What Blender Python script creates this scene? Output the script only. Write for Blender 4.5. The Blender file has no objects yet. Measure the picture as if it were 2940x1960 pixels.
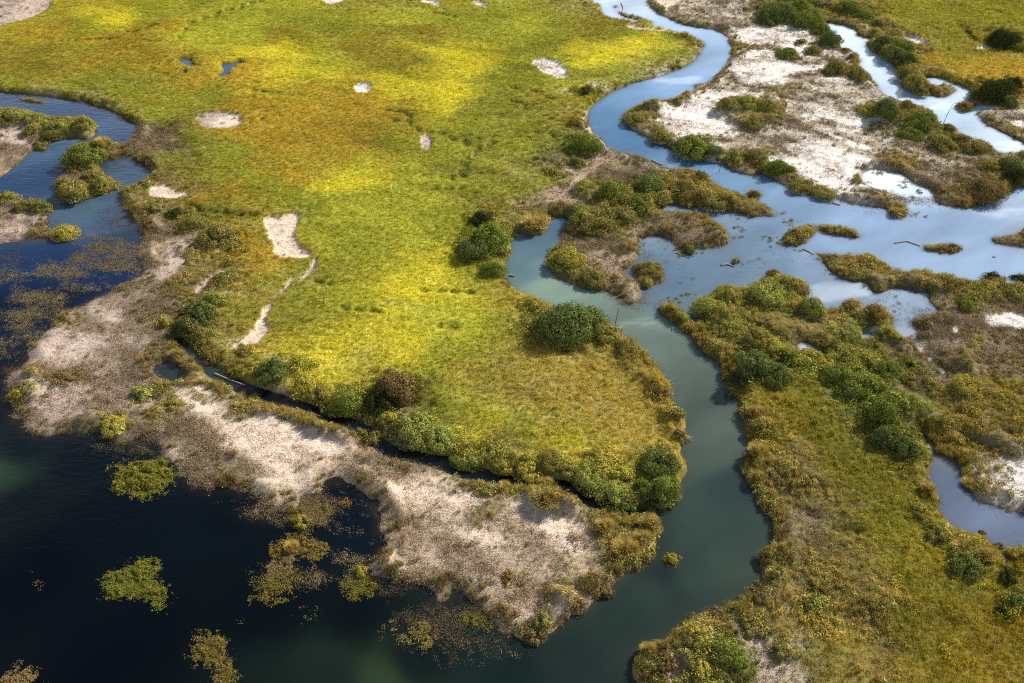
import bpy, math, random
import numpy as np
R = math.radians
rng = np.random.default_rng(11)
random.seed(5)
scene = bpy.context.scene
col = scene.collection

# ---------------------------------------------------------------- camera geometry
CAMH, PITCH, FOC = 80.0, R(40), 35 / 36 * 2940
def at(x, y, z=0.0):
    """point of the photograph (2352 x 1568 frame) -> world point at height z"""
    u = np.asarray(x, float) * 1.25; v = np.asarray(y, float) * 1.25
    rx = (u - 1470) / FOC; ry = -(v - 980) / FOC
    dx = rx; dy = math.cos(PITCH) + ry * math.sin(PITCH); dz = -math.sin(PITCH) + ry * math.cos(PITCH)
    t = (CAMH - z) / (-dz)
    return dx * t, dy * t, t          # t = depth along the axis
FR = {'F': (0, 0, 1), 'A': (0, 0, .34014), 'B': (784, 0, .34014), 'C': (1552, 0, .34014), 'D': (0, 520, .34014),
      'E': (784, 520, .34014), 'G': (1552, 520, .34014), 'H': (0, 1040, .34014), 'I': (784, 1040, .34014), 'J': (1552, 1040, .34014)}
def pts(s, fr='F'):
    a = np.array([[float(q) for q in p.split(',')] for p in s.split()])
    ox, oy, k = FR[fr]
    return a * k + np.array([ox, oy])
def smooth(P, n=4, closed=True):
    if len(P) < 4: return P
    out = []
    N = len(P)
    for i in range(N):
        p0, p1, p2, p3 = P[(i - 1) % N], P[i], P[(i + 1) % N], P[(i + 2) % N]
        for k in range(n):
            t = k / n
            out.append(.5 * ((2 * p1) + (-p0 + p2) * t + (2 * p0 - 5 * p1 + 4 * p2 - p3) * t * t + (-p0 + 3 * p1 - 3 * p2 + p3) * t ** 3))
    return np.array(out)
def poly(s, fr='F'):
    P = smooth(pts(s, fr))
    x, y, _ = at(P[:, 0], P[:, 1])
    return np.stack([x, y], 1)

# ---------------------------------------------------------------- world raster
CS = .25
X0, X1, Y0, Y1 = -148.0, 148.0, 34.0, 246.0
NX, NY = int((X1 - X0) / CS), int((Y1 - Y0) / CS)
gx = X0 + (np.arange(NX) + .5) * CS
gy = Y0 + (np.arange(NY) + .5) * CS
GX, GY = np.meshgrid(gx, gy)
def raster(P):
    m = np.zeros((NY, NX + 1), np.int32)
    N = len(P)
    for i in range(N):
        x0, y0 = P[i]; x1, y1 = P[(i + 1) % N]
        if y0 == y1: continue
        if y0 > y1: x0, y0, x1, y1 = x1, y1, x0, y0
        r0 = max(0, int(math.ceil((y0 - Y0) / CS - .5))); r1 = min(NY, int(math.ceil((y1 - Y0) / CS - .5)))
        if r1 <= r0: continue
        rr = np.arange(r0, r1)
        xs = x0 + (gy[rr] - y0) / (y1 - y0) * (x1 - x0)
        ci = np.clip(np.ceil((xs - X0) / CS - .5).astype(int), 0, NX)
        np.add.at(m, (rr, ci), 1)
    return (np.cumsum(m, 1)[:, :NX] % 2).astype(bool)
def blur(a, r):
    k = max(1, int(round(r / CS)))
    a = a.astype(np.float32)
    for _ in range(2):
        for ax in (0, 1):
            p = np.pad(a, [(k + 1, k) if i == ax else (0, 0) for i in (0, 1)], mode='edge')
            c = np.cumsum(p, ax, dtype=np.float64)
            n = a.shape[ax]
            w = 2 * k + 1
            a = ((c[w:w + n] - c[:n]) / w if ax == 0 else (c[:, w:w + n] - c[:, :n]) / w).astype(np.float32)
    return a
TAB = rng.random((256, 256)).astype(np.float32)
def vnoise(x, y):
    xi = np.floor(x).astype(int); yi = np.floor(y).astype(int)
    fx = x - xi; fy = y - yi
    fx = fx * fx * (3 - 2 * fx); fy = fy * fy * (3 - 2 * fy)
    a = TAB[yi & 255, xi & 255]; b = TAB[yi & 255, (xi + 1) & 255]
    c = TAB[(yi + 1) & 255, xi & 255]; d = TAB[(yi + 1) & 255, (xi + 1) & 255]
    return (a * (1 - fx) + b * fx) * (1 - fy) + (c * (1 - fx) + d * fx) * fy
def fbm(x, y, s, o=4, ox=0.0, stretch=1.0, ang=0.0, gain=.5):
    c, sn = math.cos(ang), math.sin(ang)
    u = (x * c + y * sn) / (s * stretch) + ox; v = (-x * sn + y * c) / s + ox * 1.7
    t = 0; A = 1; tot = 0
    for i in range(o):
        t = t + A * vnoise(u * 2 ** i + 13.7 * i, v * 2 ** i + 7.3 * i); tot += A; A *= gain
    return t / tot - .5
def sst(a, b, x):
    t = np.clip((x - a) / (b - a), 0, 1); return t * t * (3 - 2 * t)
def sample(a, x, y):
    u = np.clip((x - X0) / CS - .5, 0, NX - 1.001); v = np.clip((y - Y0) / CS - .5, 0, NY - 1.001)
    i = u.astype(int); j = v.astype(int); fu = u - i; fv = v - j
    if a.ndim == 3: fu = fu[..., None]; fv = fv[..., None]
    return (a[j, i] * (1 - fu) + a[j, i + 1] * fu) * (1 - fv) + (a[j + 1, i] * (1 - fu) + a[j + 1, i + 1] * fu) * fv

# ---------------------------------------------------------------- water and land outlines
LAND = np.ones((NY, NX), bool)
RIVER = ("1340,-60 1350,0 1376,12 1388,36 1420,45 1462,53 1500,62 1535,72 1575,82 1612,93 1617,104 1605,127 1580,150 1540,166 1500,180 1450,192 "
 "1400,215 1365,240 1350,262 1352,290 1362,306 1385,325 1402,346 1430,352 1470,362 1500,378 1545,390 1600,396 1630,412 1660,436 1700,452 1740,466 "
 "1785,488 1775,500 1740,500 1700,488 1650,478 1600,474 1550,472 1500,480 1540,490 1590,488 1630,500 1662,525 1680,550 1642,572 1600,566 1580,580 1560,570 "
 "1530,545 1491,540 1461,564 1464,588 1444,605 1423,625 1413,636 1440,642 1471,666 1464,697 1437,697 1413,680 1386,668 1345,661 1315,651 1277,634 1260,605 "
 "1264,574 1291,561 1287,540 1301,518 1325,500 1300,496 1262,502 1258,528 1240,540 1200,537 1182,530 1175,571 1165,591 1155,619 1156,636 1168,653 1192,670 1236,690 1270,704 "
 "1330,716 1383,731 1410,755 1430,768 1461,792 1481,819 1502,840 1519,863 1532,887 1536,915 1546,935 1566,949 1573,979 1570,1010 1562,1040 1580,1081 1556,1118 "
 "1553,1149 1532,1170 1440,1160 1400,1150 1350,1128 1300,1104 1200,1090 1130,1080 1050,1055 980,1040 900,1020 860,990 820,962 770,948 700,925 655,908 600,892 545,868 493,838 452,802 405,764 396,782 440,824 484,868 540,898 592,922 655,936 "
 "700,948 760,972 810,992 860,1030 900,1052 990,1072 1030,1087 1070,1100 1130,1110 1210,1116 1300,1135 1330,1152 1400,1178 1435,1184 1510,1190 1519,1196 "
 "1505,1244 1505,1264 1485,1285 1471,1305 1440,1319 1396,1356 1352,1394 1294,1424 1260,1452 1230,1479 1199,1479 1158,1462 1124,1441 1110,1414 1090,1387 1073,1366 "
 "1002,1370 954,1356 917,1343 893,1326 866,1298 859,1275 869,1251 913,1251 900,1234 872,1203 889,1183 876,1156 845,1122 804,1111 784,1105 772,1091 775,1060 762,1060 741,1077 748,1108 "
 "765,1139 721,1142 690,1152 680,1180 646,1196 605,1183 585,1152 544,1132 497,1118 456,1122 432,1108 408,1100 400,1067 367,1047 384,1015 350,1010 300,1030 221,996 204,989 129,1000 58,996 44,959 27,928 "
 "20,894 7,863 54,835 62,805 100,770 120,735 190,700 240,672 300,640 326,622 333,571 323,520 299,503 292,490 282,466 272,442 292,435 323,424 347,404 340,384 300,362 282,340 303,320 313,289 "
 "292,275 255,255 204,238 153,228 85,218 0,211 -300,200 -400,1700 1420,1700 1444,1550 1464,1530 1451,1502 1491,1482 1525,1468 1549,1451 1586,1420 1620,1411 1681,1383 1705,1366 1729,1353 "
 "1753,1336 1746,1312 1749,1271 1773,1244 1770,1193 1732,1128 1708,1084 1719,1023 1708,989 1698,949 1698,921 1674,898 1664,860 1644,823 1620,812 1596,782 1572,758 1549,744 1512,714 1515,700 "
 "1549,704 1584,731 1600,748 1612,748 1602,720 1588,693 1620,687 1644,666 1664,659 1705,666 1756,646 1763,625 1783,624 1800,639 1851,649 1861,666 1841,697 1870,712 1902,710 1936,707 1940,695 1923,690 1936,683 1967,687 1977,670 1998,673 "
 "1991,690 1970,707 1985,712 2028,710 2052,741 2042,758 1991,758 1977,772 1984,782 2014,772 2038,761 2072,782 2096,792 2113,809 2130,826 2150,843 2161,867 2164,908 2174,894 2174,853 2157,833 2137,816 "
 "2127,792 2103,778 2117,755 2096,751 2093,738 2110,724 2161,724 2154,714 2130,693 2140,673 2127,666 2096,671 2072,663 2059,656 2048,670 2025,678 2001,670 1998,656 1980,646 1957,642 1947,651 1919,632 "
 "1902,615 1892,602 1858,574 1892,576 1943,590 1977,588 2021,598 2028,608 2062,622 2110,622 2137,629 2147,639 2164,632 2191,639 2232,648 2352,656 2600,670 2600,360 2420,360 2352,330 2300,303 2273,289 2253,272 "
 "2242,260 2263,253 2293,252 2290,243 2249,240 2236,247 2225,258 2208,252 2191,241 2219,235 2232,221 2229,207 2198,194 2164,180 2120,177 2130,190 2137,204 2123,221 2096,214 2072,197 2066,170 2045,143 "
 "2004,119 1991,102 2004,88 1974,82 1960,65 1920,55 1892,51 1905,68 1923,99 1929,112 1960,120 1977,139 1970,153 1984,163 1998,180 2014,197 2031,218 2062,231 2093,245 2144,262 2157,286 2191,299 2215,316 2259,326 "
 "2283,347 2304,357 2296,385 2310,402 2326,425 2322,440 2290,461 2232,477 2190,475 2147,466 2144,438 2100,420 2075,402 2040,392 2010,386 1985,396 1980,408 1990,425 2012,438 2050,446 2075,462 2080,478 2040,478 "
 "1960,468 1930,460 1880,450 1840,440 1800,425 1770,408 1740,395 1680,378 1650,375 1620,368 1580,355 1545,345 1510,325 1475,310 1450,295 1432,280 1430,265 1440,255 1470,245 1520,238 1560,225 "
 "1600,205 1630,185 1655,165 1672,140 1680,115 1672,90 1655,74 1640,69 1580,58 1530,40 1500,20 1487,0 1480,-60")
WATERS = [('F', RIVER),
 ('F', "2103,1006 2130,1004 2147,1023 2151,1043 2181,1047 2198,1060 2205,1081 2229,1118 2239,1142 2259,1156 2300,1166 2352,1179 2480,1210 2480,1265 2352,1258 2310,1254 2283,1251 2246,1230 2208,1220 2174,1196 2154,1176 2157,1159 2154,1132 2127,1108 2140,1074 2140,1047 2125,1025"),
 ('F', "2286,1257 2310,1275 2324,1300 2308,1310 2296,1290"),
 ('F', "1829,790 1850,786 1880,798 1902,811 1860,815 1835,805"),
 ('F', "350,846 391,826 401,840 422,857 425,870 394,880 360,863"),
 ('F', "412,137 439,137 444,152 438,164 430,150 415,145"),
 ('F', "507,145 530,147 558,139 562,147 536,154 526,170 517,179 495,178 515,163"),
 ('F', "1393,474 1430,476 1432,488 1400,490"),
 ('F', "142,233 190,232 192,236 150,237")]
LANDS = [('F', "-60,255 0,255 34,252 99,265 156,275 190,272 218,289 218,309 204,324 184,316 143,320 105,330 71,350 51,367 20,391 0,405 -200,480 -300,300"),
 ('F', "156,340 190,336 218,330 238,321 265,330 282,347 279,360 238,371 218,377 235,391 245,408 279,425 258,439 221,449 190,461 153,459 133,449 129,428 136,408 160,391 156,367"),
 ('F', "-100,440 0,445 27,449 54,462 102,464 121,480 109,500 109,528 95,545 60,550 0,560 -200,570"),
 ('F', "109,544 136,522 153,516 177,522 184,534 163,544"),
 ('F', "30,224 60,226 115,234 100,238 50,232"),
 ('F', "1455,605 1490,600 1520,612 1522,630 1537,645 1500,650 1485,659 1465,650 1475,635 1458,625"),
 ('F', "1800,562 1800,550 1820,530 1835,522 1870,518 1875,530 1860,545 1830,560 1812,571"),
 ('F', "1880,516 1900,518 1950,529 1985,543 1975,549 1930,541 1888,532"),
 ('F', "1668,583 1682,580 1702,590 1702,606 1688,608 1680,596"),
 ('F', "2115,563 2150,565 2180,558 2205,562 2200,577 2160,581 2120,572"),
 ('F', "2253,636 2280,632 2311,637 2310,645 2265,645"),
 ('F', "2330,634 2352,630 2390,634 2390,650 2340,648"),
 ('F', "2266,548 2300,545 2330,540 2352,528 2450,528 2450,570 2310,563"),
 ('F', "2042,476 2062,474 2087,485 2074,500 2050,494"),
 ('F', "1716,442 1730,436 1748,440 1746,456 1726,459"),
 ('F', "1588,198 1600,193 1615,195 1604,204"),
 ('F', "1672,381 1710,390 1742,402 1735,406 1700,398 1672,388"),
 ('F', "2147,203 2165,197 2195,203 2192,212 2168,224 2148,222 2138,214"),
 ('F', "2304,358 2330,352 2400,365 2400,440 2352,428 2325,428 2310,405 2300,385"),
 ('F', "1519,1276 1540,1270 1566,1276 1560,1290 1535,1295"),
 ('F', "1410,12 1418,10 1424,26 1450,35 1500,52 1490,57 1452,44 1420,32"),
 ('F', "2246,1228 2262,1214 2275,1222 2270,1232")]
for fr, s in WATERS: LAND &= ~raster(poly(s, fr))
for fr, s in LANDS: LAND |= raster(poly(s, fr))
LAND0 = LAND.copy()
jit = fbm(GX, GY, 2.2, 4, 3.1) * .9 + fbm(GX, GY, .7, 2, 9.1) * .5
# ---------------------------------------------------------------- kinds of ground
def lin(c):
    c = np.asarray(c, float) / 255
    return np.where(c <= .04045, c / 12.92, ((c + .055) / 1.055) ** 2.4)
# ground colour, plant colour, litter colour | grass, heath, litter per m2 | fringe | bank height
CL = {
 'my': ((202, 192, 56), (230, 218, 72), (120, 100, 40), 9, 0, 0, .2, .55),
 'ml': ((170, 170, 60), (198, 197, 74), (120, 100, 40), 9, 0, 0, .2, .55),
 'mg': ((142, 144, 52), (174, 174, 64), (110, 95, 40), 9, .01, 0, .3, .55),
 'mo': ((170, 148, 56), (202, 172, 62), (120, 90, 30), 9, .01, 0, .2, .55),
 'mb': ((142, 132, 52), (172, 158, 60), (105, 85, 40), 9, .03, 0, .4, .55),
 'mt': ((162, 144, 70), (202, 180, 82), (130, 110, 60), 8, .25, .3, .8, .5),
 'mn': ((140, 136, 48), (168, 162, 54), (105, 85, 40), 9, .02, 0, .3, .55),
 'mi': ((116, 110, 42), (162, 154, 54), (100, 80, 35), 9, .5, 0, 1, .5),
 'mr': ((130, 114, 40), (178, 156, 52), (100, 80, 35), 9, .5, 0, 1, .5),
 'hb': ((112, 102, 66), (186, 168, 96), (128, 108, 74), 4, 3.4, 2, 1.4, .4),
 'ho': ((108, 96, 52), (168, 150, 72), (118, 92, 56), 4, 3.6, 1, 1.4, .4),
 'hg': ((94, 96, 50), (160, 164, 76), (118, 106, 60), 4, 3.2, 1, 1.4, .4),
 'sa': ((230, 210, 190), (156, 140, 96), (186, 166, 140), .15, .03, 2.4, .8, .22),
 'sp': ((198, 178, 164), (136, 122, 80), (158, 138, 118), .3, .04, 3.4, .6, .2),
 'lp': ((194, 172, 148), (140, 126, 80), (170, 148, 118), .8, .14, 10, .8, .2),
 'lb': ((146, 130, 112), (138, 124, 78), (150, 130, 102), 1, .3, 18, .8, .18),
 'lw': ((206, 194, 178), (140, 126, 80), (148, 128, 98), .6, .25, 12, .8, .2),
 'wm': ((244, 238, 230), (146, 130, 78), (150, 126, 96), .1, .02, 4, .7, .25)}
KP = {
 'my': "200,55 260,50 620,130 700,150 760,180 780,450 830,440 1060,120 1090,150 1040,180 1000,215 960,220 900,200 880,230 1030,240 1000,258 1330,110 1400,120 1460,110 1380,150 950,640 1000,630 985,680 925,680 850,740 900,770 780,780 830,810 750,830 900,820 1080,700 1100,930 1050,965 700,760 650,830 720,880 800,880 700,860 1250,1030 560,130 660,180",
 'ml': "500,50 450,90 600,30 560,80 1200,60 1262,66 1320,160 1500,100 1050,430 950,450 850,500 900,550 1020,470 1000,740 820,410 750,560 900,60 1100,740 960,860 620,20 680,200 760,140 860,680 1040,780 1150,90 1000,380",
 'mg': "20,180 200,190 300,230 150,80 350,40 450,20 700,50 500,240 400,260 350,290 620,345 450,330 400,380 550,370 600,400 500,420 700,470 750,500 800,70 1050,50 1150,40 1250,100 1180,120 1100,200 1150,180 1200,210 1150,260 1080,290 900,330 1000,330 1100,350 1200,320 1250,280 1400,80 1540,130 1450,170 1350,190 1250,350 1250,420 1150,430 800,560 850,620 750,640 1000,520 860,700 1150,720 1050,620 1120,665 1200,750 1150,780 1050,800 1000,850 1000,940 1150,980 1350,1040 1450,1060 600,640 520,500 560,720 640,720 700,700 480,780 850,930 700,600 1080,560 640,440",
 'mo': "180,90 300,100 400,80 280,130 380,160 560,170 450,200 600,220 700,210 650,260 560,250 580,300 700,300 800,260 750,340 660,330 850,290 820,330 650,430 700,420 560,460 480,480 560,560 580,600 800,380 2250,160 2300,170 2150,150 120,80 780,300 640,380",
 'mb': "50,110 130,150 330,70 650,90 850,120 950,130 900,165 1000,80 900,262 1300,240 1350,60 1420,62 1300,300 1200,480 1200,860 2250,100 20,150 90,170 870,100 1560,100",
 'mt': "1180,690 1222,702 1100,850 1300,850 1350,900 1400,850 1250,930 1350,970 1450,950 1480,900 1400,1010 1500,1000 620,690 530,660 520,720 640,780 600,820 540,830 1900,1500 2060,1540 1540,930 1850,1440 1950,1390",
 'mn': "2050,30 2100,60 2200,50 2300,30 2150,110 2200,140 2330,60 2120,20",
 'mi': "1880,900 1800,930 1850,960 1900,980 1900,1040 1950,1080 2000,1120 1950,1200 2050,1180 2100,1200 2000,1280 2100,1300 2200,1300 2100,1400 2150,1500 2020,1200 1780,1500",
 'mr': "1780,960 1800,1010 2200,1400 2250,1450 2300,1500 2000,1340 2250,1380 2060,1250 2200,1540 2300,1560 2110,1350",
 'hb': "1590,90 330,380 420,640 470,600 460,650 430,700 70,970 130,985 170,860 400,830 450,860 380,930 620,950 700,970 780,1010 1430,1290 1420,1220 1380,1180 1280,1130 1150,1110 1060,1100 1470,1210 1450,1250 1380,1340 1300,1405 1520,410 1600,430 1700,470 1450,440 1550,460 1450,510 1740,110 1780,210 1560,245 1480,265 1500,290 1700,260 1730,280 1750,375 2050,300 2050,370 2250,420 2000,350 2100,320 1900,30 1950,40 2020,60 2050,110 2100,170 2340,310 1900,580 1980,610 2080,640 2200,650 2300,670 2200,700 2250,800 2280,1120 1830,660 1800,720 1900,740 1980,740 1650,790 1700,830 1850,780 1850,1060 1880,1120 1800,1100 1800,1220 1900,1260 1850,1320 1950,1330 2000,1480 1900,1400 1750,1400 600,930 500,880 1540,1430",
 'ho': "2300,880 2250,900 2200,960 2300,960 2350,1000 2280,1050 2200,1040 2240,450",
 'hg': "1320,350 150,290 50,280 1380,430 1350,500 1300,600 1600,330 1800,20 1640,720 1700,700 1760,680 1700,780 1950,800 2050,830 2100,900 2000,860 1850,850 1700,1450 1630,1470 1600,1520 2060,980 1370,400",
 'sa': "470,890 505,925 560,960 600,985 650,1005 700,1035 740,1045 620,1030 640,1065 950,1130 1050,1170 1000,1210 1100,1235 1150,1180 1250,1180 1300,1230 1320,1262 1130,1262 1170,1300 1250,1300 1300,1345 1250,1365 1290,1385 1080,1215 1210,1255",
 'sp': "20,310 60,330 30,545 410,600 350,620 260,720 230,735 200,780 160,810 130,832 110,850 240,822 250,860 220,890 150,930 100,942 130,960 1380,590 1740,1480 1570,1545 200,830 230,770 90,905 190,870",
 'lp': "10,390 370,570 440,900 560,1010 520,980 480,960 700,1080 740,1130 850,1050 830,1080 1000,1150 960,1190 1200,1200 1350,1300 1200,1330 1000,1300 950,1290 900,1270 1200,1390 1220,1430 1350,1170 1340,400 1370,380 1400,368 1300,450 1500,520 1400,560 1430,590 1420,660 1450,680 1720,40 1750,100 1750,150 1800,160 1850,160 1820,300 1900,310 1800,330 1700,340 1660,320 2340,290 1160,1240",
 'lb': "340,350 380,330 340,320 30,360 30,480 60,500 340,540 400,540 330,660 300,700 350,720 300,770 60,920 200,940 260,960 330,850 300,800 380,800 420,940 350,960 300,980 400,1000 450,1040 600,1100 680,1120 500,1090 900,1080 920,1150 1060,1200 1230,1240 1100,1330 1150,1340 920,1310 1050,1330 1020,1260 1160,1420 1400,1260 1450,390 1560,520 1620,530 1350,560 1600,20 1660,30 1860,190 1900,210 1950,220 1700,200 1800,240 1850,250 1900,260 1800,280 1860,310 1750,310 1950,340 2000,330 2100,350 2150,380 2200,400 2150,420 2200,450 2300,280 2320,700 2180,740 2150,780 2300,800 2200,850 1850,1180 280,900 300,740 1550,20 1630,10",
 'wm': "1700,80 1800,90 1700,150 1700,180 1760,180 1650,230 1600,230 1580,270 1620,290 1550,280 1950,290 1960,312 1850,340 1900,352 1980,362 1850,372 1900,400 1950,400 2340,1100 2330,1130 1720,120 1640,250 1780,70"}
cn = list(CL)
def lw_split():
    a = KP['lb'].split() + KP['lp'].split(); east = lambda p: float(p.split(',')[0]) > 1535 and float(p.split(',')[1]) < 390
    KP['lw'] = ' '.join(p for p in a if east(p))
    for k in ('lb', 'lp'): KP[k] = ' '.join(p for p in KP[k].split() if not east(p))
lw_split()
K1 = 4                                            # coarse raster step (1 m)
cx, cy = GX[::K1, ::K1], GY[::K1, ::K1]
wx = cx + fbm(cx, cy, 14, 3, 1.0) * 12 + fbm(cx, cy, 4, 2, 5.0) * 4; wy = cy + fbm(cx, cy, 14, 3, 21.0) * 12 + fbm(cx, cy, 4, 2, 8.0) * 4
Wc = np.zeros((len(cn),) + cx.shape, np.float64)
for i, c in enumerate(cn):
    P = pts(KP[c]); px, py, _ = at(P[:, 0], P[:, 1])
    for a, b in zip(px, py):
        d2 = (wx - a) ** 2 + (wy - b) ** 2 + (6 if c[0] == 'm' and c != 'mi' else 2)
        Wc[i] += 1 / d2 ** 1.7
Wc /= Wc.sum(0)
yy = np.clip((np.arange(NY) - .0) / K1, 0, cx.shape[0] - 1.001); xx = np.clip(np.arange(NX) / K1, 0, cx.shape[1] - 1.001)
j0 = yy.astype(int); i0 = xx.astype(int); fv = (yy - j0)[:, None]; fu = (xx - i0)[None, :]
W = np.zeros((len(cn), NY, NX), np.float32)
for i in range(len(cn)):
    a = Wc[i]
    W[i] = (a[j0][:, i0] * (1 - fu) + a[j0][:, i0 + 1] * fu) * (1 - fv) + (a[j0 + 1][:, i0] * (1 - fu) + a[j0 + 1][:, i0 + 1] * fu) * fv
# sharpen non-meadow blends with noise so that sand / litter break up in streaks
n1 = fbm(GX, GY, 3.0, 4, 4.4, 2.5, -.35)
for c, s in (('sa', 1), ('wm', 1), ('sp', .8), ('lb', -.8), ('lp', -.2), ('lw', -.5), ('hb', -.6)):
    W[cn.index(c)] *= np.exp(s * n1 * 9)
mk = [cn.index(c) for c in ('my', 'ml', 'mg', 'mo', 'mb')]
for q_, k_ in enumerate(mk):
    W[k_] *= np.exp(4.2 * fbm(GX, GY, 7, 5, 300. + 17 * q_, 2.6, -.3, .65))
W /= W.sum(0)
# crisp bare patches painted over it
def paint(cls, fr, s, feather, amp):
    m = blur(raster(poly(s, fr)), feather * .5)
    a = sst(.38, .62, m + jit * amp)
    global W
    W *= (1 - a); W[cn.index(cls)] += a
for cls, fr, s, f, am in [
 ('wm', 'F', "815,197 849,195 855,207 845,219 821,215", 1.1, .4),
 ('wm', 'F', "1222,144 1260,140 1294,152 1302,173 1318,180 1284,185 1267,178 1240,164", 1.1, .45),
 ('sp', 'F', "440,270 500,262 545,262 562,285 535,304 480,300", 4, .4),
 ('sa', 'F', "488,284 520,268 553,269 554,285 530,298 490,298", 2.5, .3),
 ('sa', 'F', "345,434 384,428 415,446 448,447 408,458 352,457", 1.1, .45),
 ('sa', 'F', "603,510 625,498 645,503 665,494 690,492 689,515 677,535 690,565 718,588 712,597 638,594 633,570 616,548 614,530", 1.2, .45),
 ('sp', 'F', "966,320 980,313 994,326 990,346 971,346", .5, .2),
 ('sa', 'F', "620,700 602,721 588,755 561,778 535,802 552,812 568,792 588,796 606,776 622,758 612,738 628,708", .7, .3),
 ('sp', 'F', "-60,-60 112,-60 120,12 80,42 30,56 -60,70", 1.5, .4),
 ('sp', 'F', "1034,424 1040,414 1048,408 1046,416", .4, .3), ('sp', 'F', "1082,366 1090,350 1096,352 1090,366", .4, .3),
 ('sp', 'F', "731,598 724,622 710,640 690,646 676,648 668,662 652,676 636,690 624,704 620,702 634,684 650,668 662,652 676,642 698,640 714,620 722,600", .35, .3),
 ('wm', 'F', "740,-20 795,-20 790,6 762,14 742,8", .6, .4), ('wm', 'F', "975,0 1005,8 1012,20 990,14 968,10", .6, .4), ('wm', 'F', "1085,8 1112,10 1124,22 1095,18", .6, .4),
 ('sp', 'F', "445,682 455,662 493,632 520,615 535,611 515,632 486,656 459,676", .4, .1),
 ('sa', 'F', "1345,262 1335,280 1345,305 1375,325 1398,350 1404,342 1380,318 1360,300 1352,280", .6, .2),
 ('lp', 'F', "1400,348 1440,350 1400,372 1360,400 1320,440 1280,465 1300,440 1340,395 1370,365", 1, .4),
 ('sa', 'F', "1585,-10 1470,-60 1440,50 1510,70 1620,95 1615,102 1560,84 1500,76 1440,62", .4, .1),
 ('wm', 'C', "420,220 600,165 800,180 890,240 800,275 620,290 450,300", 1.5, .5),
 ('wm', 'C', "400,500 480,370 640,340 800,440 1000,440 980,480 800,500 560,570 420,560", 2, .7),
 ('wm', 'C', "0,760 100,680 250,640 400,620 630,640 560,680 450,680 300,720 240,800 380,860 250,940 60,870 0,860", 1.5, .6),
 ('wm', 'C', "800,1050 700,980 1000,1000 1280,1060 1330,1130 1400,1200 1330,1240 1200,1275 1100,1265 940,1230 900,1150", 1.5, .6),
 ('wm', 'C', "1090,830 1200,800 1300,840 1250,900 1100,900", 1.2, .6), ('wm', 'C', "830,790 920,780 1000,830 940,830", .8, .6), ('wm', 'C', "900,880 1000,890 1240,980 1340,1030 1200,1010 1000,920", .8, .6),
 ('wm', 'G', "2050,540 2120,600 2220,590 2352,610 2352,720 2260,660 2200,690 2150,680 2100,750 2090,650", .8, .6),
 ('wm', 'J', "2300,80 2352,60 2400,200 2400,350 2330,320 2200,270 2220,220 2290,190", .8, .6),
 ('wm', 'G', "1600,780 1690,790 1680,830 1640,850", .6, .6), ('wm', 'G', "1870,690 1910,690 1900,740 1870,740", .5, .5), ('wm', 'G', "1250,710 1400,700 1330,750 1270,780", .5, .3),
 ('wm', 'C', "2260,830 2352,820 2352,870 2290,870", .8, .5), ('wm', 'C', "1520,245 1600,260 1700,310 1620,320 1560,290", .8, .3),
 ('sa', 'C', "2010,330 2100,320 2130,345 2050,350", .8, .3), ('sp', 'J', "420,1190 500,1180 560,1240 620,1340 590,1370 520,1320 450,1280", .8, .4),
 ('sa', 'J', "-60,1440 60,1420 100,1440 40,1520 0,1600 -60,1600", .8, .3), ('sp', 'J', "830,400 900,450 940,490 870,480", .8, .4), ('sp', 'J', "840,1530 900,1520 960,1600 840,1600", .8, .4),
 ('sp', 'D', "1130,240 1220,210 1260,230 1200,290", 1.2, .4), ('sp', 'D', "1000,300 1180,260 1200,330 1100,370", 1.5, .5),
 ('sa', 'D', "1300,1090 1400,1080 1500,1130 1440,1150 1330,1130", 1, .4), ('sa', 'D', "1700,1230 1900,1280 2150,1400 2352,1500 2352,1552 2200,1552 2000,1420 1760,1290", 1.5, .5),
 ('mi', 'C', "2010,290 1930,190 2000,230 2060,310", 1, .4)]:
    paint(cls, fr, s, f, am)
CUT = np.zeros((NY, NX), np.float32)
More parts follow.
